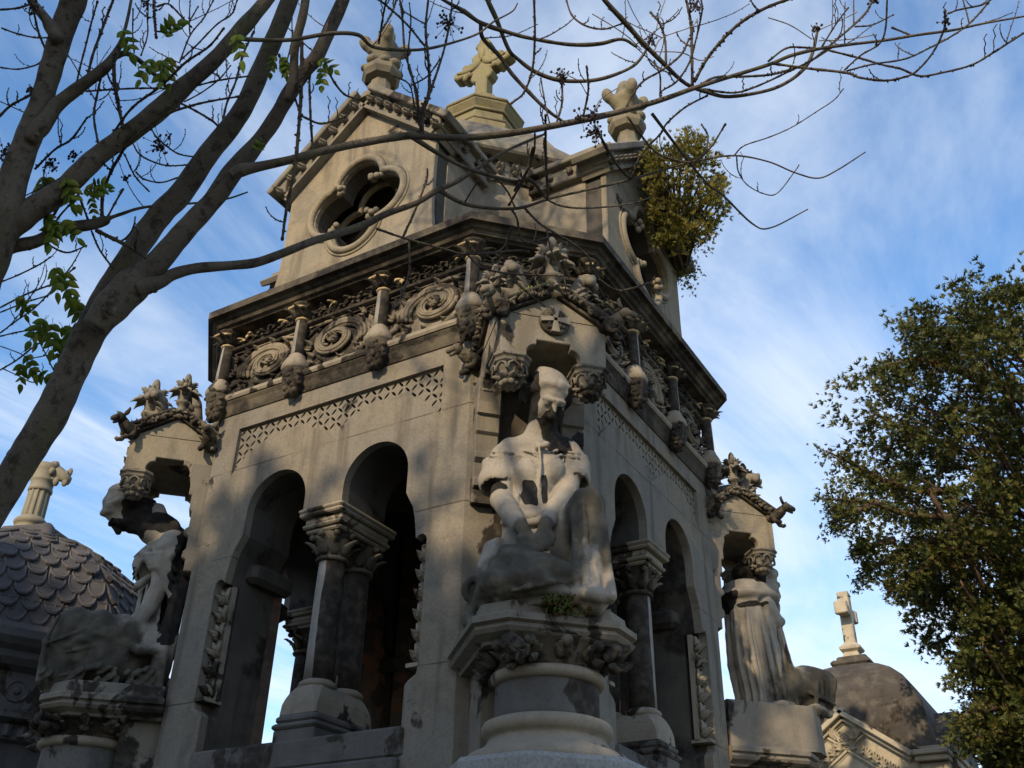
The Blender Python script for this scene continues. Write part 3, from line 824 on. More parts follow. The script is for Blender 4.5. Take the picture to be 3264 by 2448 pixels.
def canopy():
    rnd = random.Random(21)
    root = MB()
    half = [(.195, -.362), (.195, -.205), (0, -.085)]
    op = [(.098, -.362), (.100, -.345)] + arc(.064, -.345, .036, 0, 90, 6)[1:] + [(.063, -.289)]
    out = [(-.195, -.362), (-.195, -.205), (0, -.085), (.195, -.205), (.195, -.362)] + op + [(-x, z) for x, z in op[::-1]]
    root.shape([out], -1.552, -1.512, bev=.003)
    for s2 in (-1, 1):
        M = tr(s2*.177, -1.37, 0) @ rz(PI/2*s2)
        o2 = [(x*.94, z) for x, z in out]
        root.shape([o2], -.020, .020, M=M, bev=.003)
        # chamfered front corners
        root.box((s2*.172, -1.527, -.285), (.036, .036, .154), M=tr(s2*.172, -1.527, 0) @ rz(PI/4) @ tr(-s2*.172, 1.527, 0))
    root.box((0, -1.36, -.278), (.33, .31, .02))
    c = root.build('canopy', M_gable, mau); c.rotation_euler = (0, 0, PI/4)
    # roof
    q = MB()
    q.shape([[(-.20, -.185), (.20, -.185), (0, -.058)]], -1.54, -1.17)
    q.shape([[(-.185, -.188), (.185, -.188), (0, -.062)]], -.19, .19, M=tr(0, -1.37, 0) @ rz(PI/2))
    q.build('canopy_roof', M_roof, c)
    # raking leaf mouldings on the three gables
    q = MB(); lf = MB()
    for M in (tr(0, -1.552, 0), tr(-.197, -1.37, 0) @ rz(-PI/2), tr(.197, -1.37, 0) @ rz(PI/2)):
        for s2 in (-1, 1):
            sl = math.atan2(.12, .195); L = math.hypot(.12, .195)+.02
            N = M @ tr(0, 0, -.085) @ scl(s2, 1, 1) @ ry(sl)
            q.box((L/2, -.004, .040), (L, .07, .014), M=N, b=.004); q.box((L/2, -.004, .006), (L, .03, .012), M=N, b=.004)
            q.box((L/2, .004, .022), (L, .03, .03), M=N)
            for i in range(11):
                x = .01+i*(L-.01)/10.5
                for j in range(3):
                    lf.petal(N @ Vector((x, -.012, .022)), N.to_3x3() @ Vector((rnd.uniform(-1, 1), -1.0, rnd.uniform(-.7, .9))), N.to_3x3() @ Vector((0, -.3, 1)), rnd.uniform(.03, .042), .024, .007, rnd.uniform(-.6, .8))
    q.build('raking_moulding', M_soot, c); lf.build('crockets', M_carve, c)
    # gargoyles: crouching beasts at the front corners and at the wall
    def garg(M):
        g = MB(M @ scl(.92, .74, .92))
        g.tube([(0, .03, -.01), (0, -.02, .0), (0, -.06, .015), (0, -.085, .03)], [.030, .036, .030, .026], 9)
        g.ell((0, -.105, .038), (.026, .034, .026), n=9, m=7)
        g.tube([(0, -.12, .036), (0, -.145, .024), (0, -.162, .012)], [.019, .015, .012], 8)
        g.tube([(0, -.118, .018), (0, -.145, -.002)], [.012, .008], 7)
        for s2 in (-1, 1):
            g.petal((s2*.016, -.095, .055), (s2*.8, .5, 1), (0, -1, 0), .045, .03, .008, .4)
            g.tube([(s2*.025, -.01, -.005), (s2*.034, -.03, -.04), (s2*.03, -.06, -.055), (s2*.03, -.075, -.05)], [.016, .014, .011, .009], 7)
            g.petal((s2*.025, .0, .02), (s2*.6, .9, .7), (0, 0, 1), .09, .05, .008, .3)
        g.build('gargoyle', M_carve, c)
    for s2 in (-1, 1):
        garg(tr(s2*.20, -1.555, -.185) @ rz(s2*R(48)))
        garg(tr(s2*.215, -1.215, -.20) @ rz(s2*R(80)))
    # pendants (hanging corbels)
    for s2 in (-1, 1):
        p = MB(tr(s2*.147, -1.497, 0) @ rz(0))
        def o8(h, ch): return [(-h, -h+ch), (-h+ch, -h), (h-ch, -h), (h, -h+ch), (h, h-ch), (h-ch, h), (-h+ch, h), (-h, h-ch)]
        p.loft([[(x, y, z) for x, y in o8(h, h*.45)] for h, z in ((.066, -.361), (.070, -.366), (.070, -.374), (.062, -.380), (.060, -.384), (.065, -.388), (.063, -.394), (.052, -.402), (.042, -.425), (.030, -.455), (.018, -.475), (.006, -.482))])
        for k in range(8):
            a = k*PI/4; d = Vector((math.cos(a), math.sin(a), 0)); u = Vector((-d.y, d.x, 0))
            p.tube([d*.058+u*.022+Vector((0, 0, -.43)), d*.058+u*.016+Vector((0, 0, -.405)), d*.06+Vector((0, 0, -.396)), d*.058-u*.016+Vector((0, 0, -.405)), d*.058-u*.022+Vector((0, 0, -.43))], .005, 6)
            p.petal(d*.03+Vector((0, 0, -.45)), d*.8+Vector((0, 0, .8)), d, .035, .03, .007, .6)
            p.ell(d*.028+Vector((0, 0, -.462)), (.013, .013, .013), n=6, m=5)
        p.build('corbel', M_ped, c)
    # medallion
    m = MB(tr(0, -1.556, -.205))
    m.lathe([(.058, 0), (.058, .008), (.05, .014), (.0, .014)], 24, M=rx(PI/2), cap=True)
    for k in range(4):
        for j in range(5):
            a = PI/4+k*PI/2+rnd.uniform(-.35, .35); rr = rnd.uniform(.025, .042)
            m.ell((rr*math.cos(a), -.014, rr*math.sin(a)), (.009, .010, .009), n=7, m=5)
    m.build('medallion', M_carve, c)
    m = MB(tr(0, -1.575, -.205))
    for k in range(4):
        a = k*PI/2; d = (math.cos(a), math.sin(a)); e = (-d[1], d[0])
        m.shape([[(e[0]*-.006, e[1]*-.006), (d[0]*.054-e[0]*.016, d[1]*.054-e[1]*.016), (d[0]*.054+e[0]*.016, d[1]*.054+e[1]*.016), (e[0]*.006, e[1]*.006)]], -.006, .006)
    m.build('medallion_cross', M_cap, c)
    # finials
    def finial(M, hgt):
        f = MB(M @ scl(hgt, hgt, hgt))
        f.lathe([(.055, -.03), (.04, .0), (.026, .03), (.022, .06), (.034, .066), (.038, .076), (.03, .086), (.024, .092), (.026, .12), (.03, .15), (.03, .19), (.025, .21)], 12)
        for k in range(4):
            a = k*PI/2; d = Vector((math.cos(a), math.sin(a), 0)); u = Vector((-d.y, d.x, 0))
            f.tube([d*.015+Vector((0, 0, .12)), d*.03+Vector((0, 0, .145)), d*.05+Vector((0, 0, .158)), d*.062+Vector((0, 0, .165))], [.016, .014, .013, .010], 7)
            for s2 in (-1, 0, 1):
                f.petal(d*.035+u*s2*.008+Vector((0, 0, .14)), d+u*s2*.7+Vector((0, 0, .7-.3*abs(s2))), Vector((0, 0, -1)), .055, .034, .010, .9)
                f.petal(d*.018+u*s2*.006+Vector((0, 0, -.01)), d*.9+u*s2*.6+Vector((0, 0, .8)), Vector((0, 0, -1)), .06, .034, .010, .9)
                f.petal(d*.02+u*s2*.006+Vector((0, 0, .17)), d*.4+u*s2*.5+Vector((0, 0, 1)), d, .05, .03, .008, .5)
        f.ell((0, 0, .215), (.020, .020, .05), n=9, m=7)
        f.build('finial', M_roof, c)
    finial(tr(0, -1.53, -.06), 1.05)
    for s2 in (-1, 1): finial(tr(s2*.185, -1.37, -.06), .85)
    # large scrolled leaves standing on the roof
    f = MB()
    for (x, y, a, h) in ((-.10, -1.46, -2.4, .22), (.10, -1.46, -.7, .22), (0, -1.32, -PI/2, .34)):
        d = Vector((math.cos(a), math.sin(a), 0)); b = Vector((x, y, -.16)); u = Vector((-d.y, d.x, 0))
        pts = [b, b+Vector((0, 0, h*.5)), b+d*.015+Vector((0, 0, h*.8)), b+d*.05+Vector((0, 0, h)), b+d*.085+Vector((0, 0, h*.96)), b+d*.085+Vector((0, 0, h*.85))]
        f.tube(pts, [.05, .038, .03, .028, .025, .014], 8)
        for s2 in (-1, 1):
            f.petal(b+Vector((0, 0, h*.4)), u*s2+Vector((0, 0, 1.0))+d*.5, d, h*.45, .07, .010, .8)
            f.petal(b+Vector((0, 0, h*.65)), u*s2+Vector((0, 0, .8))+d*.6, d, h*.35, .06, .010, .9)
            f.ell(b+d*.085+u*s2*.018+Vector((0, 0, h*.88)), (.02, .02, .02), n=8, m=6)
    f.build('acanthus_crest', M_roof, c)
    return c
C0 = canopy()
for k in (1, 3): copy_tree(C0, mau, PI/4+k*PI/2)
# moss on the ledge of the middle canopy (a growth of its own)
rnd = random.Random(5)
q = MB(rz(PI/4))
for i in range(420):
    t = rnd.random()**.8; x = -.17+.16*t; z = -.085-.12*abs(x)/.195+.048
    q.petal((x, -1.552+rnd.uniform(-.035, .03), z), (rnd.uniform(-1, 1), rnd.uniform(-1, 1), rnd.uniform(.1, .9)), (0, 0, 1), rnd.uniform(.008, .02), .009, .002, .4, n=2)
tag(q.build('moss_cushion', M_moss), 'yellow-green moss growing along the front canopy gable', 'moss')
def slab(o, zt, zb, hw=.235, fr=1.625, bk=1.20, ch=.075, rot=0):
    q = MB()
    def ab(e, z): return [(-hw-e, -bk, z), (-hw-e, -(fr+e-ch), z), (-(hw+e-ch), -fr-e, z), (hw+e-ch, -fr-e, z), (hw+e, -(fr+e-ch), z), (hw+e, -bk, z)]
    q.loft([ab(.004, zb), ab(.0, zb+.01), ab(-.004, zt-.006), ab(-.01, zt)])
    s = q.build('base_slab', M_ped, None)
    off = Vector((0, -PO*S, (-1.3-G)*S)); s.data.transform(Matrix.Translation(-off)); s.parent = o
def hand(s, wrist, dirv, side, curl, sc_=1.0, spread=.010, up=(0, .7, .7)):
    """palm and five bent fingers, starting at the wrist"""
    w = np.array(wrist, float); d = np.array(dirv, float); d /= np.linalg.norm(d)
    u = np.array(up, float); u -= d*(u@d); u /= np.linalg.norm(u); sd = np.cross(d, u)*side
    k = sc_
    palm = w+d*.035*k
    for q in (-.012, 0, .012): s.cap(w+sd*q*.7, w+d*.055*k+sd*q*1.3, .0125*k, .0115*k, .010)
    for i, (L, q) in enumerate(((.040, -.021), (.048, -.0075), (.046, .0065), (.036, .0195))):
        p0 = w+d*.055*k+sd*q*k; p1 = p0+(d*.9-u*curl*.4+sd*q*3)*L*.5*k; p2 = p1+(d*.7-u*curl)*L*.5*k
        s.chain([p0, p1, p2], [.0083*k, .0075*k, .0062*k], .003)
    p0 = w+d*.018*k-sd*.014*k; p1 = p0+(d*.75-sd*.7)*.028*k; p2 = p1+(d-sd*.1-u*.3)*.024*k
    s.chain([p0, p1, p2], [.0105*k, .0092*k, .007*k], .006)
def head(s, c, f, tilt=0., sc_=1., hair=True):
    """c: centre of the skull; f: unit face direction (t,o,z); features carved"""
    c = np.array(c, float); f = np.array(f, float); f /= np.linalg.norm(f)
    upv = np.array((math.sin(tilt), 0, math.cos(tilt))); upv -= f*(f@upv); upv /= np.linalg.norm(upv)
    sd = np.cross(f, upv); k = sc_
    def P(a, b, d): return c+(sd*a+f*b+upv*d)*k
    def rot():
        m = np.stack([sd, f, upv], 1); m[1, :] *= -1   # outward -> -y
        return m
    Rm = rot()
    s.ell(P(0, -.012, .018), (.064*k, .083*k, .074*k), .02, Rm)
    s.ell(P(0, .03, -.03), (.052*k, .052*k, .070*k), .02, Rm)
    s.ell(P(0, .045, -.078), (.026*k, .026*k, .026*k), .022, Rm)
    for q in (-1, 1):
        s.ell(P(q*.030, .060, -.028), (.020*k, .018*k, .022*k), .014, Rm)
        s.ell(P(q*.022, .088, -.002), (.016*k, .014*k, .010*k), .008, Rm, sub=True)
        s.ell(P(q*.022, .071, -.002), (.0125*k, .0125*k, .009*k), .003, Rm)
        s.cap(P(q*.008, .083, .014), P(q*.036, .071, .012), .0085*k, .006*k, .008)
        s.ell(P(q*.062, -.004, -.012), (.008*k, .016*k, .022*k), .005, Rm)
    s.cap(P(0, .080, .008), P(0, .100, -.034), .0075*k, .011*k, .006)
    s.ell(P(0, .092, -.036), (.0165*k, .010*k, .008*k), .006, Rm)
    s.cap(P(-.016, .071, -.060), P(.016, .071, -.060), .006*k, .006*k, .006); s.cap(P(-.013, .070, -.069), P(.013, .070, -.069), .007*k, .007*k, .006)
    s.cap(P(-.019, .085, -.0645), P(.019, .085, -.0645), .0028*k, .0028*k, .002, sub=True)
    if hair:
        wv = lambda X, O, Z: .0045*np.sin(95*(Z+.6*X)+40*O)
        s.ell(P(0, -.030, .030), (.070*k, .078*k, .070*k), .012, Rm, mod=wv)
        for q in (-1, 1):
            s.chain([P(q*.010, .048, .062), P(q*.042, .034, .044), P(q*.060, .004, .018), P(q*.060, -.04, -.02)], [.015*k, .018*k, .020*k, .024*k], .012, mod=wv)
        s.ell(P(0, -.105, -.005), (.045*k, .040*k, .042*k), .015, Rm, mod=wv)
    return P
HS = .0058
def folds(fx, fo, fz, amp, ph=0.): return lambda X, O, Z: amp*np.sin(fx*X+fo*O+fz*Z+ph+1.3*np.sin(9*Z+7*X))
# ---- A: front statue, seated with one knee drawn up ---------------------------
s = SDF((-.32, -.30, -1.36), (.22, .30, -.30), HS)
s.chain([(-.03, 1.385, -.80), (-.045, 1.40, -.92), (-.05, 1.40, -1.04)], [.084, .080, .092], .03)
s.ell((-.012, 1.385, -.735), (.112, .068, .095), .03)
s.cap((-.10, 1.375, -.662), (.092, 1.375, -.632), .050, .050, .03)
s.ell((-.072, 1.440, -.775), (.046, .036, .052), .022); s.ell((.024, 1.440, -.742), (.046, .036, .050), .022)
s.chain([(-.006, 1.375, -.65), (-.004, 1.40, -.59), (.0, 1.43, -.53)], [.058, .049, .047], .03)
for q, z0, z1 in ((-1, -.625, -.668), (1, -.61, -.638)): s.chain([(q*.02, 1.385, z0+.012), (q*.06, 1.378, (z0+z1)/2+.004), (q*.115, 1.372, z1)], [.036, .034, .034], .03)
s.cap((-.022, 1.42, -.60), (-.03, 1.452, -.672), .010, .008, .01); s.cap((.03, 1.42, -.59), (-.028, 1.452, -.672), .010, .008, .01)
head(s, (.004, 1.452, -.470), (.10, 1, -.92), .04, 1.12)
fs = folds(70, 30, 55, .005)
s.chain([(-.122, 1.372, -.672), (-.148, 1.378, -.73), (-.155, 1.385, -.778)], [.044, .054, .060], .016, mod=fs)
s.cap((-.155, 1.387, -.782), (-.156, 1.390, -.792), .064, .066, .005)
s.cap((-.156, 1.395, -.80), (-.156, 1.400, -.83), .050, .056, .004, sub=True)
s.chain([(.112, 1.372, -.642), (.124, 1.385, -.69), (.118, 1.398, -.735)], [.044, .052, .056], .016, mod=fs)
s.cap((.117, 1.40, -.738), (.116, 1.402, -.746), .059, .061, .005)
s.cap((.114, 1.41, -.755), (.112, 1.415, -.785), .046, .050, .004, sub=True)
s.chain([(-.140, 1.39, -.76), (-.145, 1.42, -.875), (-.128, 1.50, -.965), (-.108, 1.575, -1.045)], [.037, .038, .035, .022], .010)
s.chain([(.108, 1.40, -.73), (.075, 1.44, -.83), (.016, 1.51, -.925), (-.040, 1.58, -1.025)], [.038, .037, .034, .022], .010)
hand(s, (-.108, 1.578, -1.045), (.30, .35, -.75), 1, .45, 1.0)
hand(s, (-.040, 1.585, -1.028), (-.25, .30, -.85), -1, .45, 1.0)
for i in range(6):      # gathered sleeves
    z = -.69-.017*i
    s.chain([(-.105, 1.425-.004*i, z), (-.150, 1.438-.002*i, z-.012), (-.200, 1.415, z-.004)], [.003, .0075, .004], .004)
    s.chain([(.070, 1.435, z+.028), (.115, 1.445, z+.020), (.168, 1.42, z+.028)], [.003, .0075, .004], .004)
for (a0, b0) in (((-.105, 1.40, -.665), (-.035, 1.462, -.705)), ((-.11, 1.405, -.69), (-.05, 1.470, -.735)), ((.085, 1.405, -.645), (.005, 1.462, -.69)), ((.09, 1.41, -.67), (.02, 1.472, -.71))):
    m = tuple((p+q)/2+(.012 if i == 1 else 0) for i, (p, q) in enumerate(zip(a0, b0))); s.chain([a0, m, b0], [.004, .006, .003], .006)
s.chain([(-.030, 1.468, -.675), (-.026, 1.480, -.75), (-.030, 1.474, -.85), (-.040, 1.480, -.93)], [.006, .005, .005, .005], .004)
s.chain([(-.028, 1.46, -.672), (-.005, 1.470, -.665), (.012, 1.458, -.652)], [.009, .012, .006], .004)
for i in range(5):
    x = -.105+.028*i
    s.chain([(x+.012, 1.462, -.83), (x+.004, 1.468, -.88), (x, 1.472, -.935)], [.002, .0055, .003], .004)
s.chain([(-.135, 1.42, -.955), (-.09, 1.478, -.955), (-.03, 1.492, -.94), (.03, 1.47, -.915)], [.014, .015, .015, .012], .008)
s.chain([(-.10, 1.485, -.985), (-.04, 1.505, -.975), (.02, 1.49, -.95)], [.012, .013, .010], .006)
s.chain([(-.07, 1.49, -1.02), (-.02, 1.50, -1.00), (.02, 1.48, -.98)], [.010, .012, .008], .006)
# hips, tucked leg
s.ell((-.05, 1.40, -1.12), (.13, .11, .12), .03)
lf = folds(38, 46, 62, .0045)
s.chain([(-.05, 1.42, -1.14), (-.10, 1.50, -1.155), (-.13, 1.56, -1.172)], [.090, .086, .080], .02, mod=lf)
s.chain([(-.13, 1.57, -1.180), (-.06, 1.62, -1.205), (.005, 1.635, -1.215)], [.074, .062, .050], .014, mod=lf)
s.chain([(-.165, 1.42, -1.05), (-.178, 1.44, -1.13), (-.190, 1.46, -1.24)], [.034, .042, .050], .012, mod=folds(90, 60, 0, .004))
s.ell((-.10, 1.56, -1.235), (.150, .125, .060), .03, mod=folds(34, 30, 40, .005))
for (p, q, r, e) in (((.02, 1.645, -1.165), (-.07, 1.668, -1.175), (-.15, 1.635, -1.215), (-.205, 1.58, -1.265)), ((-.01, 1.655, -1.20), (-.09, 1.678, -1.215), (-.15, 1.655, -1.245), (-.19, 1.62, -1.275)), ((-.04, 1.60, -1.105), (-.11, 1.615, -1.12), (-.165, 1.58, -1.165), (-.205, 1.54, -1.235)), ((.02, 1.67, -1.235), (-.05, 1.685, -1.248), (-.12, 1.675, -1.268), (-.16, 1.655, -1.28))):
    s.chain([p, q, r, e], [.004, .008, .008, .004], .010)
# drawn-up knee under its cloth
kf = folds(120, 0, 8, .003)
s.chain([(.03, 1.42, -1.07), (.07, 1.51, -.99), (.102, 1.59, -.930)], [.078, .064, .053], .012, mod=kf)
s.chain([(.103, 1.60, -.930), (.108, 1.615, -1.04), (.104, 1.62, -1.15), (.095, 1.625, -1.26)], [.051, .049, .052, .060], .007, mod=kf)
s.chain([(.055, 1.60, -.97), (.055, 1.625, -1.08), (.045, 1.64, -1.18), (.035, 1.65, -1.27)], [.016, .018, .022, .026], .008)
for (x0, x1, o0) in ((.070, .062, 1.0), (.098, .092, 1.0), (.136, .138, .985)):
    s.chain([(x0, 1.642*o0+(1-o0)*1.5, -.945), (x0, 1.660*o0+(1-o0)*1.5, -1.06), (x1, 1.668*o0+(1-o0)*1.5, -1.17), (x1, 1.690, -1.275)], [.005, .010, .013, .018], .005)
s.chain([(.0, 1.60, -1.02), (.012, 1.64, -1.12), (.020, 1.66, -1.20)], [.012, .014, .010], .006, sub=True)
s.chain([(.03, 1.66, -1.268), (.08, 1.698, -1.278), (.14, 1.67, -1.278)], [.016, .020, .016], .008)
# trailing hem and the oil lamp with its round rim
s.chain([(-.235, 1.44, -1.265), (-.17, 1.57, -1.268), (-.10, 1.635, -1.262), (.0, 1.672, -1.268)], [.022, .022, .018, .014], .008)
s.chain([(-.21, 1.50, -1.295), (-.12, 1.60, -1.292), (-.02, 1.655, -1.290)], [.018, .018, .014], .008)
for i in range(16):
    a0, a1 = i*PI/8, (i+1)*PI/8
    s.cap((-.231+.034*math.cos(a0), 1.455, -1.215+.040*math.sin(a0)), (-.231+.034*math.cos(a1), 1.455, -1.215+.040*math.sin(a1)), .011, .011, .005)
s.ell((-.228, 1.435, -1.215), (.032, .018, .038), .006)
s.chain([(-.225, 1.43, -1.25), (-.238, 1.44, -1.29), (-.252, 1.47, -1.32), (-.24, 1.50, -1.335)], [.022, .022, .022, .018], .012)
s.soil = [((.102, 1.62, -.98), (.085, .12, .15), 1.0), ((-.10, 1.60, -1.17), (.19, .16, .13), 1.0), ((-.23, 1.45, -1.25), (.10, .14, .11), .95), ((-.07, 1.59, -1.06), (.09, .08, .08), .9), ((.13, 1.62, -1.12), (.035, .09, .10), .8)]
s.crust = [((-.080, 1.44, -.480), (.052, .14, .14), 1.0), ((.040, 1.50, -.590), (.085, .12, .062), 1.0), ((.075, 1.46, -.50), (.030, .10, .06), 1.0), ((.038, 1.40, -.635), (.06, .06, .055), 1.0), ((.0, 1.36, -.375), (.10, .07, .05), .9),
           ((-.062, 1.50, -.858), (.024, .10, .050), 1.01), ((-.010, 1.50, -.842), (.012, .10, .056), 1.01), ((-.156, 1.40, -.835), (.05, .05, .03), .9),
           ((.013, 1.545, -.535), (.010, .030, .034), -1.3), ((-.030, 1.53, -.550), (.010, .05, .032), -1.3), ((-.05, 1.42, -.615), (.035, .06, .05), -1.0)]
oA = s.build('statue', M_statue, None, PI/4)
tag(oA, 'marble statue with one draped knee drawn up, seated under the middle canopy', 'statue')
slab(oA, -1.290, -1.335)
# ---- B: left statue, deeply bowed head and hanging arm, seen in profile ---------
s = SDF((-.24, -.30, -1.36), (.24, .28, -.32), HS)
s.chain([(0, 1.31, -.67), (0, 1.335, -.77), (0, 1.318, -.90), (0, 1.31, -1.08)], [.086, .080, .074, .095], .03)
s.ell((0, 1.34, -.715), (.118, .085, .085), .03)
for q in (-1, 1): s.ell((q*.052, 1.405, -.735), (.046, .042, .050), .02)
s.cap((-.10, 1.295, -.640), (.10, 1.295, -.640), .056, .056, .03)
s.chain([(0, 1.32, -.60), (0, 1.40, -.555), (0, 1.47, -.50)], [.066, .056, .054], .03)
hf = folds(75, 60, 40, .0045)
s.chain([(0, 1.49, -.455), (0, 1.41, -.485), (0, 1.325, -.560), (0, 1.235, -.635)], [.056, .054, .055, .048], .02, mod=hf)
head(s, (0, 1.540, -.470), (.03, .34, -.94), 0, 1.06)
for q in (-1, 1):
    s.chain([(q*.105, 1.30, -.645), (q*.128, 1.312, -.70), (q*.132, 1.318, -.755)], [.050, .054, .052], .016, mod=folds(50, 60, 70, .004))
s.chain([(.132, 1.318, -.74), (.136, 1.308, -.855), (.135, 1.335, -.95), (.130, 1.365, -1.045)], [.041, .038, .034, .023], .010)
hand(s, (.130, 1.365, -1.045), (-.05, .28, -1), 1, .4, 1.15)
s.chain([(-.132, 1.318, -.74), (-.136, 1.34, -.86), (-.09, 1.42, -.95)], [.040, .037, .024], .012)
hand(s, (-.09, 1.42, -.95), (.6, .5, -.4), -1, .5, 1.05)
# cloth slung over the upper arm and across the breast
for i in range(4):
    z = -.725-.018*i
    s.chain([(.09, 1.415-.01*i, z+.03), (.150, 1.385-.01*i, z), (.178, 1.325, z-.004), (.155, 1.255, z-.06-.02*i)], [.008, .013, .014, .010], .006)
for i in range(5):
    s.chain([(.115, 1.32+.01*i, -.615-.012*i), (.125, 1.385+.004*i, -.665-.02*i), (.07, 1.445-.004*i, -.71-.026*i)], [.005, .008, .005], .005)
s.chain([(.10, 1.36, -.80), (.09, 1.40, -.84), (.05, 1.41, -.85)], [.012, .016, .010], .008)
for i in range(4):
    s.chain([(.105, 1.30+.02*i, -.84), (.112, 1.295+.022*i, -.95), (.12, 1.285+.026*i, -1.08)], [.005, .009, .011], .006)
s.ell((0, 1.33, -1.09), (.150, .125, .105), .03)
s.chain([(.10, 1.215, -1.075), (.150, 1.26, -1.12), (.160, 1.33, -1.135), (.135, 1.40, -1.10), (.09, 1.44, -1.02)], [.018, .022, .022, .018, .014], .007)
# lap, knees and hanging cloth
bf = folds(52, 66, 44, .005)
for q in (-1, 1):
    s.chain([(q*.07, 1.38, -1.065), (q*.082, 1.52, -1.05), (q*.085, 1.615, -1.042)], [.090, .082, .078], .016, mod=bf)
    s.chain([(q*.085, 1.62, -1.05), (q*.085, 1.625, -1.14), (q*.08, 1.60, -1.27)], [.076, .070, .074], .014, mod=bf)
s.ell((0, 1.48, -1.19), (.18, .19, .10), .02, mod=bf)
df = lambda X, O, Z: .0065*np.sin(70*Z+34*O+2.2*np.sin(11*O+5*Z))+.003*np.sin(150*Z-40*O+9*X)
s.ell((.07, 1.52, -1.12), (.105, .165, .115), .02, mod=df)
for (p0, p1, p2, r) in (((.12, 1.44, -1.04), (.160, 1.56, -1.075), (.172, 1.68, -1.14), .008), ((.14, 1.37, -1.17), (.180, 1.47, -1.215), (.182, 1.60, -1.265), .010), ((.15, 1.46, -1.12), (.172, 1.53, -1.145), (.172, 1.61, -1.17), .006)):
    s.chain([p0, p1, p2], [r*.5, r, r*.6], .012)
for i in range(6):
    x = .165-.055*i
    s.chain([(x, 1.66, -1.02), (x-.008, 1.690, -1.13), (x+.004, 1.675, -1.285)], [.006, .010, .013], .012)
rr = random.Random(12)
for i in range(26):      # wreath and crumpled hem along the edge
    o = 1.26+rr.random()*.40; r = rr.uniform(.012, .022)
    s.ell((.178+rr.uniform(-.012, .010), o, -1.255+rr.uniform(-.03, .035)), (r, r*1.3, r), .006, mod=folds(160, 150, 130, .005))
s.chain([(.09, 1.225, -.72), (.13, 1.225, -.90), (.13, 1.235, -1.08), (.14, 1.25, -1.28)], [.035, .032, .038, .045], .02, mod=folds(80, 100, 0, .005))
s.soil = [((.08, 1.58, -1.1), (.25, .20, .19), 1.0), ((.1, 1.45, -1.22), (.2, .30, .13), 1.0), ((.13, 1.385, -1.10), (.06, .06, .10), 1.0), ((.12, 1.34, -.97), (.04, .06, .08), .55)]
s.crust = [((.05, 1.475, -.50), (.14, .062, .125), 1.0), ((.05, 1.55, -.575), (.14, .06, .045), 1.0), ((.0, 1.33, -.53), (.17, .12, .055), 1.0), ((.10, 1.215, -.75), (.12, .07, .20), 1.0), ((.10, 1.235, -1.0), (.12, .05, .14), .9), ((.03, 1.43, -.80), (.05, .03, .10), .7), ((.070, 1.32, -.93), (.034, .07, .13), 1.0)]
oB = s.build('statue', M_statue, None, -PI/4)
tag(oB, 'marble statue with bowed head and hanging arm, seated in profile at the left corner', 'statue')
slab(oB, -1.285, -1.335)
# ---- C: right statue, cloaked, seen from behind --------------------------------
s = SDF((-.26, -.42, -1.36), (.26, .22, -.32), HS)
cf = folds(95, 85, 0, .010)
s.chain([(0, 1.47, -.60), (0, 1.49, -.72), (0, 1.50, -.87), (0, 1.52, -1.08), (0, 1.52, -1.20)], [.118, .122, .126, .112, .12], .03, mod=cf)
s.ell((0, 1.475, -.565), (.150, .158, .050), .016, mod=folds(18, 30, 40, .004))
s.ell((0, 1.470, -.525), (.125, .125, .055), .02, mod=folds(24, 30, 50, .004))
s.chain([(0, 1.43, -.56), (0, 1.52, -.50)], [.066, .058], .03)
head(s, (0, 1.560, -.455), (-.10, 1, -.42), 0, 1.08)
for i in range(19):      # deep vertical folds of the cloak
    a = R(70+i*14.5); e = (math.cos(a), -math.sin(a)); j = math.sin(i*2.7); w_ = 1+.35*math.sin(i*1.9)
    p = lambda r, z, dd=0: ((r+.006*j)*e[0], 1.49+dd+(r+.006*j)*e[1], z)
    s.chain([p(.122, -.62), p(.130, -.75), p(.136+.004*j, -.90, .012), p(.128, -1.05, .03), p(.132+.008*j, -1.19, .03)], [.007, .013*w_, .018*w_, .021*w_, .024*w_], .0035)
for i in range(19):
    a = R(77+i*14.5); e = (math.cos(a), -math.sin(a))
    p = lambda r, z, dd=0: (r*e[0], 1.49+dd+r*e[1], z)
    s.chain([p(.136, -.70), p(.143, -.88, .012), p(.146, -1.05, .03), p(.15, -1.19, .03)], [.004, .008, .010, .012], .004, sub=True)
for q in (-1, 1):
    s.chain([(q*.115, 1.52, -.62), (q*.112, 1.56, -.70), (q*.08, 1.595, -.685), (q*.03, 1.602, -.655)], [.034, .028, .024, .018], .010, mod=folds(60, 60, 0, .003))
hand(s, (-.030, 1.600, -.665), (.15, .30, 1), 1, .2, 1.05, up=(0, 1, -.2))
hand(s, (.030, 1.600, -.665), (-.15, .30, 1), -1, .2, 1.05, up=(0, 1, -.2))
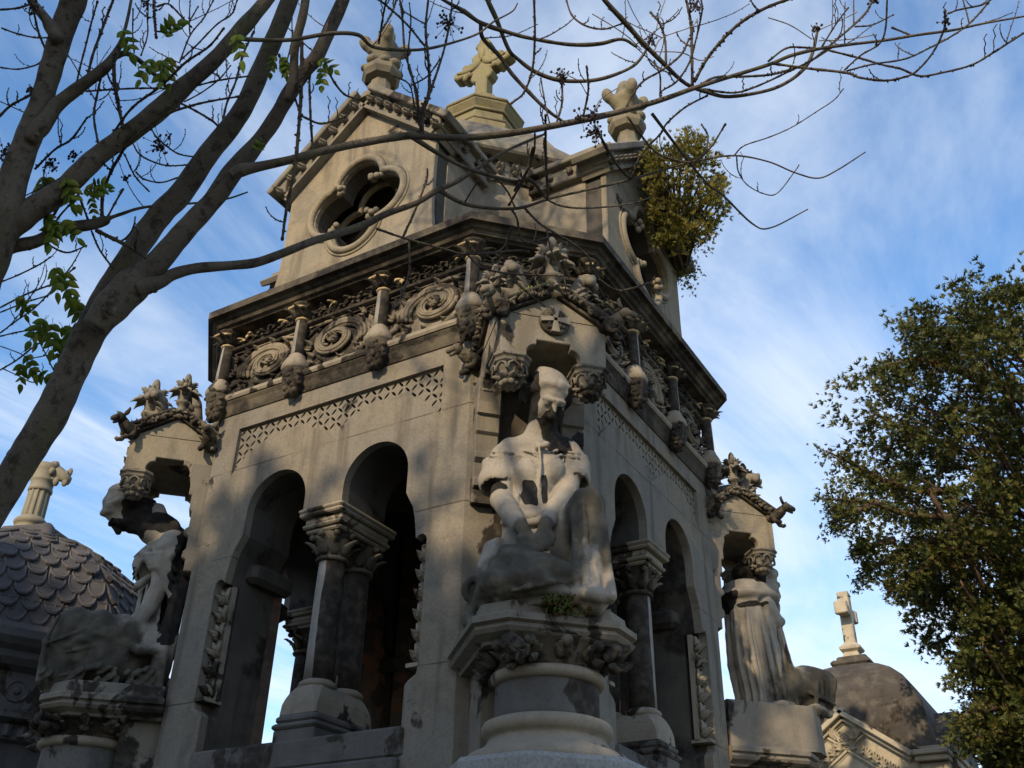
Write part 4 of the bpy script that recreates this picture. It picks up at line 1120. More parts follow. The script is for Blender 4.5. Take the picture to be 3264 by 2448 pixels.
# kneeling legs pushing the gown outwards
lf = folds(46, 58, 36, .005)
for q in (-1, 1):
    s.chain([(q*.06, 1.55, -1.02), (q*.08, 1.68, -.985), (q*.085, 1.765, -.980)], [.085, .080, .072], .02, mod=lf)
    s.chain([(q*.085, 1.770, -.985), (q*.085, 1.755, -1.05), (q*.08, 1.70, -1.13)], [.070, .062, .055], .014, mod=lf)
    s.cap((q*.09, 1.66, -1.14), (q*.09, 1.72, -1.145), .03, .024, .012)
for (p0, p1, p2, r) in (((-.11, 1.66, -.93), (-.158, 1.70, -1.00), (-.150, 1.69, -1.10), .013), ((-.12, 1.70, -.92), (-.160, 1.755, -.985), (-.150, 1.745, -1.07), .012), ((-.10, 1.76, -.915), (-.150, 1.805, -.975), (-.145, 1.79, -1.04), .011), ((-.13, 1.64, -1.03), (-.162, 1.71, -1.065), (-.150, 1.79, -1.09), .010)):
    s.chain([p0, p1, p2], [r*.6, r, r*.8], .005)
s.chain([(-.15, 1.44, -1.135), (-.172, 1.52, -1.125), (-.160, 1.60, -1.140), (-.172, 1.68, -1.130), (-.14, 1.76, -1.135)], [.020, .026, .020, .024, .016], .008, mod=folds(90, 110, 0, .006))
s.soil = [((0, 1.75, -1.02), (.25, .14, .16), 1.0), ((-.14, 1.58, -1.04), (.06, .07, .17), .85), ((-.13, 1.50, -1.05), (.06, .05, .12), .6), ((-.14, 1.60, -1.14), (.1, .2, .04), .7)]
s.crust = [((.0, 1.475, -.445), (.17, .085, .07), 1.0), ((0, 1.345, -.60), (.2, .035, .05), .9), ((-.13, 1.40, -.625), (.08, .10, .018), .8), ((-.145, 1.59, -.86), (.03, .02, .06), .85)]
oC = s.build('statue', M_statue, None, 3*PI/4)
tag(oC, 'cloaked marble statue with long vertical folds praying at the right corner, seen from behind', 'statue')
slab(oC, -1.130, -1.335, fr=1.70)
# weeds on the ledge of the front statue
rnd = random.Random(9); q = MB(rz(PI/4))
for i in range(26):
    x = -.02+rnd.gauss(0, .035); z = -1.30-abs(rnd.gauss(0, .03)); y = -1.66
    q.tube([(x, -1.635, -1.335), (x+rnd.uniform(-.01, .01), y, z+.01)], .0015, 4)
    for j in range(5):
        q.petal((x+rnd.uniform(-.02, .02), y+rnd.uniform(-.01, .01), z+rnd.uniform(-.01, .03)), (rnd.uniform(-1, 1), -.6, rnd.uniform(-.4, .8)), (0, -1, .5), rnd.uniform(.012, .024), .013, .002, .5, n=3)
tag(q.build('ledge_weed', M_weed), 'small green weed with reddish stems rooted on the front pedestal', 'weed')
# ================================================================ BACKGROUND TOMBS
def V3(*a): return Vector(a)
tl = empty('domed_tomb', (-2.75, -.4, G))
tag(tl, 'grey tomb with a fish-scale dome topped by a broken fluted column, left of the mausoleum', 'tomb')
TC = tr(-2.75, -.4, 0) @ rz(R(20))
prof = [(.80, -.76), (.79, -.66), (.76, -.56), (.71, -.46), (.645, -.36), (.56, -.27), (.46, -.19), (.35, -.125), (.24, -.08), (.15, -.055)]
q = MB(TC); q.loft([regoct(r, z) for r, z in prof])
dome = q.build('dome', M_tomb, tl)
q = MB(TC)
def on_prof(t):
    t = max(0, min(1, t))*(len(prof)-1); i = min(int(t), len(prof)-2); f = t-i
    a, b = prof[i], prof[i+1]
    return (a[0]+(b[0]-a[0])*f, a[1]+(b[1]-a[1])*f), V3(b[0]-a[0], b[1]-a[1], 0).normalized()
for fc in range(8):
    a = R(22.5+22.5+45*fc); d = V3(math.cos(a), math.sin(a), 0); u = V3(-d.y, d.x, 0)
    for row in range(13):
        (r, z), tg = on_prof(.02+row*.073)
        fw = r*T22; n = max(1, round(2*fw/.105))
        dn = -(d*tg.x+V3(0, 0, tg.y)); nm = d*tg.y-V3(0, 0, tg.x)
        wd = 2*fw/n
        for i in range(n+(row % 2)):
            x = -fw+wd*(i+(.5 if row % 2 == 0 else 0))
            if abs(x)+wd*.3 > fw: continue
            c = d*r+u*x+V3(0, 0, z)+nm*.004
            hw2 = wd*.47; L = .088*min(1, .45+r)
            pts = [(-hw2, -L*.5), (-hw2, L*.3), (-hw2*.8, L*.68), (-hw2*.42, L*.94), (0, L), (hw2*.42, L*.94), (hw2*.8, L*.68), (hw2, L*.3), (hw2, -L*.5)]
            def ring(k, h, tilt): return [c+u*(px*k)+dn*(py*k)+nm*(h+tilt*max(0, py)) for px, py in pts]
            q.loft([ring(1, -.01, 0), ring(1, .006, .10), ring(.88, .011, .10), ring(.72, .006, .09)])
q.build('scales', M_tomb, dome)
q = MB(TC)
q.box((0, 0, -.04), (.36, .36, .05), b=.008); q.box((0, 0, -.005), (.30, .30, .03), b=.008)
for k in range(4):
    a = k*PI/2+PI/4; d = V3(math.cos(a), math.sin(a), 0)
    q.tube([d*.21+V3(0, 0, -.05), d*.26+V3(0, 0, -.06), d*.32+V3(0, 0, -.115), d*.39+V3(0, 0, -.165), d*.41+V3(0, 0, -.15)], [.05, .045, .03, .018, .014], 8)
    q.ell(d*.245+V3(0, 0, -.045), (.04, .04, .04), n=10, m=7)
q.build('cap', M_tomb, tl)
cs_ = Matrix.Rotation(R(-20), 3, 'Z') @ V3(RT[0], RT[1], 0)*-.07
q = MB(TC @ tr(cs_.x, cs_.y, 0) @ scl(.68, .68, 1))
n = 48
def fl(r, z, dep): return [((r-(dep if j % 4 in (1, 2) else 0))*math.cos(2*PI*j/n), (r-(dep if j % 4 in (1, 2) else 0))*math.sin(2*PI*j/n), z) for j in range(n)]
q.lathe([(.14, .0), (.145, .03), (.11, .05), (.13, .058), (.142, .072), (.136, .088), (.115, .10), (.105, .11)], 24)
q.loft([fl(.100, .105, .010), fl(.094, .28, .010)])
q.lathe([(.095, .278), (.104, .285), (.104, .30), (.096, .305), (.098, .345), (.104, .35), (.104, .36), (.09, .37), (.10, .42), (.12, .455)], 20)
rnd = random.Random(4)
for k in range(22):
    a = rnd.uniform(-.6, 3.4); rr = rnd.uniform(.07, .12)
    q.ell((rr*math.cos(a), rr*math.sin(a), rnd.uniform(.38, .48)), [rnd.uniform(.02, .04) for _ in range(3)], n=7, m=5)
dv = Matrix.Rotation(R(-20), 3, 'Z') @ V3(RT[0], RT[1], 0)
q.tube([dv*.06+V3(0, 0, .43), dv*.13+V3(0, 0, .41), dv*.19+V3(0, 0, .385), dv*.235+V3(0, 0, .36)], [.05, .045, .035, .03], 8)
for k in range(9):
    q.ell(dv*rnd.uniform(.08, .23)+V3(rnd.uniform(-.02, .02), rnd.uniform(-.02, .02), rnd.uniform(.35, .43)), [rnd.uniform(.018, .034) for _ in range(3)], n=6, m=5)
q.build('broken_column', stone('broken_column_stone', (.27, .24, .175), (.20, .18, .14), crust=.66, csc=4), tl)
q = MB(TC)
q.loft([regoct(r, z) for r, z in ((.70, G), (.70, -1.30), (.74, -1.29), (.74, -1.22), (.80, -1.20), (.80, -1.17), (.745, -1.15), (.745, -.98), (.80, -.96), (.83, -.93), (.83, -.90), (.87, -.88), (.90, -.85), (.90, -.81), (.84, -.80), (.82, -.76))])
for fc in range(8):
    a = R(45+45*fc); d = V3(math.cos(a), math.sin(a), 0); u = V3(-d.y, d.x, 0)
    for i in range(3):
        c = d*.745+u*(-.2+.2*i)+V3(0, 0, -1.065)
        q.tube([c+u*.05*math.cos(t*PI/6)+V3(0, 0, .05*math.sin(t*PI/6)) for t in range(12)], .010, 6, closed=True)
        q.ell(c, (.022, .022, .022), n=7, m=5)
    for i in range(9):
        q.box(d*.765+u*(-.27+.0675*i)+V3(0, 0, -1.255), (.03, .03, .05), M=None)
q.build('wall', M_tomb, tl)
# right tomb
t2 = empty('pedimented_tomb', (.57, 5.45, G))
tag(t2, 'dark domed tomb with a carved pediment and a small stone cross, right of the mausoleum', 'tomb')
TM = tr(.57, 5.45, 0)
q = MB(TM)
pr = [(.64, -.60), (.62, -.40), (.615, -.30), (.595, -.18), (.545, -.05), (.46, .08), (.36, .18), (.25, .25), (.17, .285), (.12, .30)]
def sqr(h, z, r=.06):
    L = []
    for sx, sy, a0 in ((1, -1, -90), (1, 1, 0), (-1, 1, 90), (-1, -1, 180)):
        rr = min(r, h*.5)
        L += [(sx*(h-rr)+rr*math.cos(R(a0+q_*30)), sy*(h-rr)+rr*math.sin(R(a0+q_*30)), z) for q_ in range(4)]
    return L
q.loft([sqr(h, z, .05) for h, z in pr], smooth=False)
q.build('dome', M_tomb2, t2)
q = MB(TM)
q.box((0, 0, .315), (.34, .34, .05), b=.015); q.box((.01, 0, .355), (.26, .26, .04), b=.01)
q.build('cap', M_tomb2, t2)
q = MB(TM)
q.lathe([(.105, .37), (.10, .40), (.085, .42), (.085, .43), (.125, .45), (.13, .47), (.10, .49), (.075, .51)], 4, smooth=False, rot=PI/4)
CRM = tr(0, 0, 0)
q.box((0, 0, .74), (.10, .10, .50), b=.008)
for s2 in (-1, 1):
    q.box((0, s2*.11, .80), (.095, .13, .095), b=.008); q.box((0, s2*.165, .80), (.115, .06, .115), b=.008)
cr2 = q.build('cross', M_tomb3, t2)
q = MB(TM)
ap, ex = -.235, -.61
q.shape([[(-.52, ex-.15), (.52, ex-.15), (.52, ex), (0, ap-.10), (-.52, ex)]], -.72, -.5)
q.box((0, 0, -2.1), (1.36, 1.36, 3.1))
q.build('wall', M_tomb3, t2)
q = MB(TM); lv = MB(TM)
for s2 in (-1, 1):
    sl = math.atan2(.373, .504); L = math.hypot(.373, .504)
    N = tr(0, -.70, ap) @ scl(s2, 1, 1) @ ry(sl)
    q.box((L/2-.015, -.02, -.022), (L+.03, .20, .04), M=N, b=.006); q.box((L/2-.01, .0, -.055), (L+.02, .14, .03), M=N, b=.006)
    q.box((L/2, .015, -.075), (L, .10, .015), M=N)
    q.box((L/2, .01, -.245), (L, .10, .02), M=N, b=.005); q.box((L/2, .02, -.27), (L, .08, .018), M=N, b=.004)
    for i in range(9):
        for j in range(7):
            a = (j-3)*.38
            lv.petal(N @ V3(.05+i*.066, -.03, -.225), N.to_3x3() @ V3(math.sin(a), -.25, math.cos(a)), (0, -1, 0), .10, .034, .010, .5)
    q.box((s2*.62, -.68, -.655), (.24, .20, .04), b=.006); q.box((s2*.62, -.69, -.615), (.27, .24, .04), b=.008); q.box((s2*.62, -.66, -.73), (.22, .12, .10), b=.005)
    # flanks
    q.box((s2*.69, .02, -.66), (.16, 1.18, .05), b=.006)
    q.box((s2*.71, .02, -.615), (.16, 1.22, .04), b=.006)
    for k in range(12): q.box((s2*.70, -.5+k*.09, -.73), (.08, .04, .05))
q.build('raking_cornice', M_tomb3, t2); lv.build('acanthus_frieze', M_tomb3, t2)
q = MB(TM)
q.shape([[(-.74, -.60), (.74, -.60), (.55, -.58), (0, ap+.01), (-.55, -.58)]], -.70, .70)
for s2 in (-1, 1):
    q.shape([[(-.62, -.60), (.62, -.60), (0, -.16)]], .35, .78, M=rz(s2*PI/2) @ tr(0, 0, 0))
q.build('roof', M_tomb2, t2)
# ================================================================ ASH TREE
ash = empty('ash_tree', (.08, -2.62, G))
tag(ash, 'nearly leafless ash tree with forked smooth trunk reaching over the mausoleum', 'tree')
placed = []     # (px, py, depth) samples of everything placed so far
def cat(P, n):
    """Catmull-Rom through the points"""
    P = [np.array(p, float) for p in P]; out = []
    Q = [2*P[0]-P[1]]+P+[2*P[-1]-P[-2]]
    for i in range(1, len(Q)-2):
        for j in range(n):
            t = j/n
            out.append(.5*((2*Q[i])+(Q[i+1]-Q[i-1])*t+(2*Q[i-1]-5*Q[i]+4*Q[i+1]-Q[i+2])*t*t+(3*Q[i]-Q[i-1]-3*Q[i+1]+Q[i+2])*t**3))
    out.append(P[-1]); return out
tr_rnd = random.Random(17)
def nearest(x, y):
    b = None
    for (px, py, d) in placed:
        q = math.hypot(px-x, py-y)
        if b is None or q < b[0]: b = (q, d)
    return b
def limb(name, pts, d0, d1, mat, knob=.06, seg=14, lumps=0, extra=(), n=10, reg=True):
    """pts: (x, y, diameter) photo pixels; depth runs from d0 to d1"""
    L = [0]
    for a, b in zip(pts, pts[1:]): L.append(L[-1]+math.hypot(a[0]-b[0], a[1]-b[1]))
    P4 = [(x, y, w, d0+(d1-d0)*l/max(L[-1], 1)) for (x, y, w), l in zip(pts, L)]
    C_ = cat(P4, max(2, int(L[-1]/max(1, len(pts)-1)/seg)))
    co, ra = [], []
    for i, (x, y, w, d) in enumerate(C_):
        d = max(d, .5)
        k = 1+knob*(mnoise.noise(Vector((x*.02, y*.02, d*3)))*1.5)
        co.append(at(x, y, d)); ra.append(max(w, 1.5)*d/FPX/2*k)
        if reg: placed.append((x, y, d))
    q = MB(); q.tube(list(extra)+co, [ra[0]]*len(extra)+ra, n)
    for k in range(lumps):      # branch scars and burrs
        i = tr_rnd.randrange(1, len(co)-1); a = Vector(co[i]); r = ra[i]
        dr = Vector([tr_rnd.uniform(-1, 1) for _ in range(3)]); dr = dr.normalized()
        q.ell(a+dr*r*.8, (r*.38, r*.38, r*.38), n=8, m=6)
    return q, C_
def B(pts, d0, d1, mat=None, lumps=4, **k):
    q, c = limb('branch', pts, d0, d1, mat, lumps=lumps, **k)
    return q.build('branch', mat or M_bark, ash)
gx = lambda x, y, z: np.array((x, y, z))
tq, _ = limb('trunk', [(-120, 1800, 106), (-43, 1654, 104), (63, 1482, 99), (120, 1390, 101), (161, 1324, 106), (209, 1224, 99), (280, 1073, 99), (330, 990, 108), (369, 905, 92), (435, 789, 78), (516, 678, 75), (575, 619, 72), (664, 491, 66), (730, 410, 64), (782, 332, 60), (838, 207, 58), (890, 85, 55), (930, -18, 52), (990, -170, 46), (1060, -400, 30)], 2.0, 2.35, M_bark, lumps=9, n=20,
             extra=[gx(.02, -2.60, G-.1), gx(.03, -2.60, -3.0), gx(.12, -2.61, -2.5), gx(.32, -2.65, -2.1)], knob=.05)
t0 = tq.build('trunk', M_bark, ash)
tq, _ = limb('trunk', [(-190, 1150, 140), (-90, 950, 134), (-20, 790, 112), (15, 680, 100), (48, 553, 88), (96, 424, 78), (129, 332, 68), (173, 184, 70), (207, 74, 72), (236, 0, 76), (285, -160, 60), (340, -380, 40)], 1.95, 2.1, M_bark, lumps=8, n=20, extra=[gx(.02, -2.66, -3.3), gx(.05, -2.68, -2.6), gx(.18, -2.72, -2.0)], knob=.05)
tq.build('trunk', M_bark, ash)
B([(300, 1045, 80), (350, 985, 104), (424, 908, 108), (455, 880, 92), (498, 841, 74), (590, 734, 68), (682, 634, 62), (738, 553, 62), (793, 490, 58), (831, 443, 49), (871, 387, 48), (927, 291, 48), (975, 221, 48), (1008, 184, 46), (1052, 92, 42), (1096, -7, 40), (1150, -160, 30)], 2.05, 2.3, n=16, lumps=7)
B([(915, 320, 22), (932, 275, 34), (936, 240, 30), (941, 148, 28), (964, 55, 28), (975, -10, 27), (990, -150, 20)], 2.14, 2.2)
B([(735, 560, 30), (768, 543, 44), (816, 533, 33), (927, 509, 28), (1052, 476, 26), (1185, 450, 25), (1296, 433, 26), (1351, 435, 23), (1480, 439, 22), (1632, 424, 22), (1780, 398, 21), (1890, 376, 20), (2001, 350, 18), (2112, 317, 17), (2204, 284, 15), (2296, 254, 13), (2448, 207, 12), (2522, 177, 12), (2614, 155, 11), (2706, 142, 10), (2817, 129, 9), (2928, 111, 9), (3038, 96, 8), (3130, 76, 7), (3264, 52, 6), (3330, 40, 5)], 2.12, 2.65, lumps=14)
B([(1300, 428, 22), (1321, 441, 18), (1400, 491, 14), (1487, 535, 13), (1632, 578, 12), (1691, 574, 12), (1746, 636, 8), (1809, 660, 7), (1901, 662, 6), (2012, 649, 5), (2073, 629, 4)], 2.3, 2.6, lumps=5)
B([(430, 925, 50), (475, 908, 56), (515, 897, 42), (553, 874, 38), (627, 855, 34), (738, 846, 31), (816, 837, 30), (899, 808, 28), (999, 768, 25), (1098, 738, 25), (1165, 715, 24), (1231, 682, 21), (1330, 646, 18), (1392, 607, 20), (1458, 577, 16), (1521, 537, 13), (1603, 486, 10), (1687, 448, 9), (1735, 428, 8)], 2.06, 2.55, lumps=9)
B([(1395, 604, 16), (1477, 648, 14), (1569, 664, 11), (1661, 662, 10), (1753, 633, 9), (1864, 607, 8), (2001, 575, 8), (2112, 542, 7), (2222, 513, 7), (2340, 496, 6), (2448, 515, 5), (2533, 550, 5), (2607, 568, 5), (2669, 542, 5), (2758, 485, 4)], 2.42, 2.75, lumps=0)
B([(2078, 362, 11), (2148, 454, 9), (2196, 516, 8), (2259, 590, 7), (2302, 620, 7), (2398, 713, 6), (2457, 726, 5), (2575, 667, 4)], 2.5, 2.7, lumps=0)
B([(1885, -60, 17), (1927, 0, 16), (1994, 74, 17), (2049, 136, 16), (2112, 199, 15), (2185, 266, 13), (2259, 295, 14), (2326, 308, 12), (2448, 288, 11), (2522, 254, 11), (2570, 210, 12), (2592, 162, 11), (2607, 92, 8)], 2.35, 2.6, lumps=8)
B([(1360, -40, 11), (1414, 0, 12), (1480, 37, 15), (1535, 74, 15), (1632, 107, 14), (1706, 125, 13), (1816, 142, 13), (1909, 140, 12), (1982, 125, 11), (2030, 150, 9)], 2.3, 2.45, knob=.16, lumps=16)
B([(1532, 76, 14), (1539, 122, 14), (1591, 177, 13), (1632, 236, 13), (1687, 295, 13), (1743, 350, 11), (1805, 395, 9)], 2.36, 2.42, knob=.14, lumps=8)
B([(1530, -60, 13), (1554, 0, 15), (1583, 63, 14), (1620, 155, 14), (1650, 188, 13), (1706, 229, 14), (1780, 255, 14), (1872, 258, 13), (1946, 243, 12), (2019, 210, 11), (2056, 166, 9), (2072, 130, 8)], 2.38, 2.5, knob=.16, lumps=16)
B([(756, 122, 16), (816, 127, 14), (927, 127, 13), (1052, 107, 13), (1141, 111, 13), (1185, 148, 11), (1259, 159, 10), (1351, 157, 10), (1443, 136, 8), (1524, 107, 7), (1572, 70, 6), (1632, 37, 5), (1650, 10, 4)], 2.1, 2.3, lumps=6)
B([(-10, 770, 70), (40, 712, 92), (111, 663, 78), (199, 609, 70), (207, 600, 69), (314, 496, 65), (424, 417, 62), (516, 343, 66), (590, 273, 58), (682, 192, 52), (767, 96, 50), (816, 41, 45), (880, -40, 38), (980, -190, 26)], 2.0, 2.2, n=14, lumps=8)
B([(185, 130, 40), (162, 88, 44), (150, 66, 34), (133, 44, 30), (103, 7, 28), (80, -50, 22)], 2.02, 2.05)
B([(95, 450, 40), (128, 405, 58), (150, 378, 50), (177, 339, 45), (221, 302, 42), (280, 258, 38), (332, 218, 35), (362, 181, 28), (387, 129, 13), (406, 63, 11), (420, -10, 9)], 2.0, 2.12, lumps=6)
B([(366, 180, 24), (402, 170, 18), (443, 192, 16), (491, 236, 14), (535, 282, 11)], 2.1, 2.14, lumps=2)
B([(10, 800, 50), (44, 785, 43), (111, 771, 40), (159, 749, 39), (221, 726, 38), (295, 715, 35), (336, 702, 32), (352, 694, 14), (387, 682, 11), (443, 664, 9), (516, 654, 8), (627, 647, 7), (723, 634, 6), (790, 612, 5)], 2.02, 2.25, lumps=5)
TW = '''1344,440,18;1347,362,18;1369,295,13;1366,207,10;1360,92,9;1366,-10,8
1372,291,10;1406,192,8;1425,122,8;1436,37,7;1440,0,5
1344,400,11;1325,314,9;1310,229,8;1292,166,8;1284,55,8;1273,-10,8
1335,400,9;1329,295,7;1299,207,7;1307,74,6;1305,11,4
1322,343,6;1307,273,6;1255,243,5
1314,271,6;1362,243,6;1403,188,5
1355,148,8;1296,77,8;1240,26,8;1200,-5,7
1207,140,8;1218,55,8;1233,-10,7
1215,100,8;1248,41,8;1266,-10,7
1358,77,6;1325,63,6;1288,37,6
962,129,13;964,258,13;954,362,13;938,527,12;915,655,11;900,760,9
997,480,9;989,369,9;988,258,8;994,221,7
956,358,9;941,314,8;908,229,8;890,177,7
960,369,8;1019,395,8;1074,380,7;1100,372,6
1026,166,8;1052,232,8;1096,295,8;1144,317,6
1993,347,8;2019,295,8;2056,255,8;2112,221,8;2171,173,8;2196,125,6
2108,318,8;2112,291,7;2156,258,8;2196,199,7;2218,129,7;2237,37,7;2233,-10,6
2207,275,12;2207,148,11;2200,74,12;2185,-10,10
2212,262,13;2259,184,13;2314,111,13;2370,66,13;2448,22,12;2529,-8,12
2104,314,7;2104,240,7;2086,196,6
2123,203,9;2123,129,9;2101,74,9;2075,41,8
1802,-10,7;1824,52,7;1868,81,7;1927,92,7;1979,77,6
1702,-10,9;1706,111,9;1698,221,9;1669,295,8;1632,328,8
1857,380,8;1872,288,8;1870,214,7
1791,265,8;1791,332,8;1772,398,7
1754,402,6;1739,332,6;1724,251,5
1746,605,9;1739,498,9;1739,369,8
1639,609,9;1684,535,9;1702,480,8;1705,410,6
1895,400,11;1938,480,11;1975,535,10;2008,568,9
2012,568,9;2049,491,8;2104,428,8;2123,391,8;2185,343,8;2252,306,7
2000,372,8;2056,443,8;2093,487,8;2137,509,8;2204,516,8;2259,476,8;2311,398,7
2252,478,7;2255,435,7;2237,398,6
2222,277,9;2278,247,9;2370,247,9;2448,240,9;2503,229,9;2577,195,9;2669,129,8;2721,81,8;2762,37,8;2787,-8,7
2241,284,8;2333,295,8;2407,277,8;2522,221,8;2596,184,8;2651,151,7
2465,203,10;2577,218,10;2699,229,10;2743,247,9;2817,254,9;2872,251,9;2920,229,8;2972,166,8;3009,92,8;3012,37,8
2640,160,8;2743,188,8;2817,207,8;2872,221,8;2928,240,8;3001,232,8;3094,207,8;3167,166,8;3264,107,8;3320,80,6
2699,226,7;2780,203,7;2883,188,7;2964,155,7;3038,111,7;3094,70,7;3149,11,7
2691,224,7;2743,177,7;2802,144,7;2824,92,7;2828,-5,7
2725,85,6;2780,79,6;2846,48,5
2721,78,5;2721,-5,5
2618,152,7;2662,81,6;2703,26,5
2448,196,8;2503,155,8;2559,153,8;2610,156,7
3020,44,7;3057,30,7;3130,15,7;3164,-5,6
2905,113,7;2846,89,7
1200,729,9;1292,758,8;1421,795,8;1495,810,8;1643,801,8;1683,802,6
1490,812,7;1532,850,7;1587,869,7;1680,876,7;1790,878,7
1285,755,9;1325,662,8;1359,574,8;1362,540,5
1628,664,8;1650,699,8;1657,758,8;1687,773,8;1742,758,6
1672,663,9;1716,710,8;1772,743,8;1827,773,8;1875,821,8;1894,865,8;1919,902,8;1967,924,8;2012,921,8;2063,904,7
1742,730,7;1761,802,7;1790,865,7;1805,928,6
1635,718,7;1620,758,7;1613,795,6
1550,535,7;1613,600,7;1639,655,6
1525,574,6;1484,640,6
1698,470,8;1680,552,8;1643,611,8;1624,651,7
1746,640,7;1742,537,7;1735,450,6
1303,763,7;1307,869,7;1274,954,7;1248,991,5
1635,895,6;1680,932,6;1735,976,5
280,240,10;295,173,10;317,111,10;343,44,10;365,-10,9
243,270,7;258,207,7;273,140,7;291,74,7;310,7,6
314,465,8;302,369,8;314,295,8;328,221,7
0,31,8;55,24,8;100,13,7
148,163,8;125,103,8;107,33,7
4,89,6;55,109,6;111,120,6;155,120,6
-5,214,6;55,218,6;103,210,6;140,197,6
-5,374,10;30,339,9;74,317,9;107,299,7
273,291,7;350,284,7;443,284,7;535,282,7
111,539,8;177,480,8;229,443,8;277,376,6
358,428,9;424,343,9;516,269,9;590,203,9;664,148,8;712,92,7
391,480,9;443,424,9;524,369,9;609,336,9;682,321,8;760,308,7
328,612,11;354,553,11;380,498,10;398,470,8
363,181,13;363,258,13;376,325,13;391,400,11
575,192,6;627,144,6;693,81,6;738,44,6;756,0,5
572,200,6;605,114,6;649,55,6;679,3,5
498,22,7;535,11,7;572,44,7;609,85,6
498,100,6;553,98,6;598,70,6;631,22,5
491,-5,10;491,55,10;498,118,8
468,37,5;468,111,5;450,175,5
428,170,5;424,110,5;424,30,5
708,402,8;723,332,8;753,258,8;775,173,8;808,103,8
562,322,8;627,354,8;682,387,8;703,412,7
635,502,6;572,494,6;531,469,6;498,432,6;476,395,5
616,524,6;535,526,6;480,513,6;443,487,6;420,450,5
572,564,6;516,581,6;461,568,6;435,550,6
476,611,6;432,561,6;398,494,6
627,273,7;701,258,7;790,243,6
587,325,5;646,295,5;701,255,5;734,210,4
325,700,13;325,642,12;332,600,11
338,701,8;369,649,8;391,605,8
306,734,15;369,767,14;409,789,12;476,830,8
291,735,7;317,797,7;358,852,7
144,772,7;184,796,7;221,802,7;273,784,6
162,742,8;184,693,8;229,645,6
133,750,11;177,678,10;207,630,9
284,710,8;258,649,8;243,605,8
0,1180,6;55,1143,6;122,1099,6;177,1080,5
0,981,7;74,944,7;148,914,7;177,900,7;236,855,6
-5,1073,6;74,1055,6;166,1047,5
0,1062,6;55,1025,6;111,981,6;162,929,6;215,868,5
0,996,6;85,962,6;148,944,5
0,900,6;55,878,6;129,841,6;160,820,5
11,1176,4;55,1199,4;111,1217,4;173,1184,4
0,1103,4;55,1125,4;92,1143,4;155,1132,4
2348,500,5;2352,545,5;2385,590,4;2436,618,4;2481,612,4;2533,546,4;2546,527,3
2338,498,5;2370,465,5;2448,439,5;2522,406,4;2596,361,4;2658,321,4;2688,284,3'''
STRAW = '''1887,44,4;1946,81,4;2001,118,4;2045,159,4
2086,160,4;2110,120,4;2200,88,4;2222,60,3
2085,165,4;2170,170,4;2230,190,4;2275,180,3
2000,0,3;2020,45,3;2060,110,3
2090,100,3;2105,40,3;2120,0,3
2448,56,4;2522,79,4;2588,125,3
2610,130,3;2700,125,3;2795,110,3
2612,95,3;2680,65,3;2733,38,3
1895,350,3;1920,315,3;1966,282,3
1810,240,3;1850,260,3;1870,300,3'''
def parse(t): return [[tuple(float(v) for v in p.split(',')) for p in l.split(';')] for l in t.split('\n') if l.strip()]
def bud(q, p, r, dirv):
    q.ell(p, (r, r, r*1.5), n=6, m=4, rot=Vector(dirv).to_track_quat('Z', 'Y').to_matrix())
def twig_into(q, pts, d0, d1, knobby=True, shoots=True):
    L = sum(math.hypot(a[0]-b[0], a[1]-b[1]) for a, b in zip(pts, pts[1:]))
    P4 = []; l = 0
    for i, (x, y, w) in enumerate(pts):
        if i: l += math.hypot(x-pts[i-1][0], y-pts[i-1][1])
        P4.append((x+(tr_rnd.uniform(-3, 3) if 0 < i < len(pts)-1 else 0), y+(tr_rnd.uniform(-3, 3) if 0 < i < len(pts)-1 else 0), w, d0+(d1-d0)*l/L))
    C_ = cat(P4, max(3, int(L/max(1, len(pts)-1)/6)))
    co, ra = [], []
    ph = 0
    for i, (x, y, w, d) in enumerate(C_):
        k = 1+(.28*max(0, math.sin(ph))**6 if knobby else 0)+.08*tr_rnd.uniform(-1, 1); ph += .9
        co.append(at(x, y, d)); ra.append(max(w*.88, 3.2)*d/FPX/2*k)
        if i % 3 == 0: placed.append((x, y, d))
    q.tube(co, ra, 6)
    if knobby:
        for i in range(2, len(co)-1):
            if tr_rnd.random() < .42:
                t = Vector(co[i+1])-Vector(co[i-1]); sd = t.orthogonal().normalized(); sd.rotate(Matrix.Rotation(tr_rnd.uniform(0, 6.28), 3, t.normalized()))
                bud(q, Vector(co[i])+sd*ra[i]*.95, ra[i]*tr_rnd.uniform(.45, .8), sd+t*.6)
        bud(q, co[-1], ra[-1]*1.5, Vector(co[-1])-Vector(co[-2]))
    if shoots and L > 120:
        for s_ in range(tr_rnd.choice((1, 2, 2, 3))):
            i = tr_rnd.randrange(len(C_)//4, len(C_)-1); x, y, w, d = C_[i]
            a = tr_rnd.uniform(-PI, 0); ln = tr_rnd.uniform(25, 95); sp = []
            for j in range(6):
                sp.append((x+ln*j/5*math.cos(a), y+ln*j/5*math.sin(a), max(3.2, w*.55)*(1-.06*j), d+.02*j*tr_rnd.choice((-1, 1)))); a += .12*(1 if math.cos(a) < 0 else -1)
            q.tube([at(*p_[:2], p_[3]) for p_ in sp], [p_[2]*p_[3]/FPX/2 for p_ in sp], 5)
            for p_ in sp[1:]:
                bud(q, at(p_[0]+tr_rnd.uniform(-3, 3), p_[1]+tr_rnd.uniform(-3, 3), p_[3]), p_[2]*p_[3]/FPX*.55, (0, 0, 1))
TL = parse(TW); ntw = 0; late = MB()
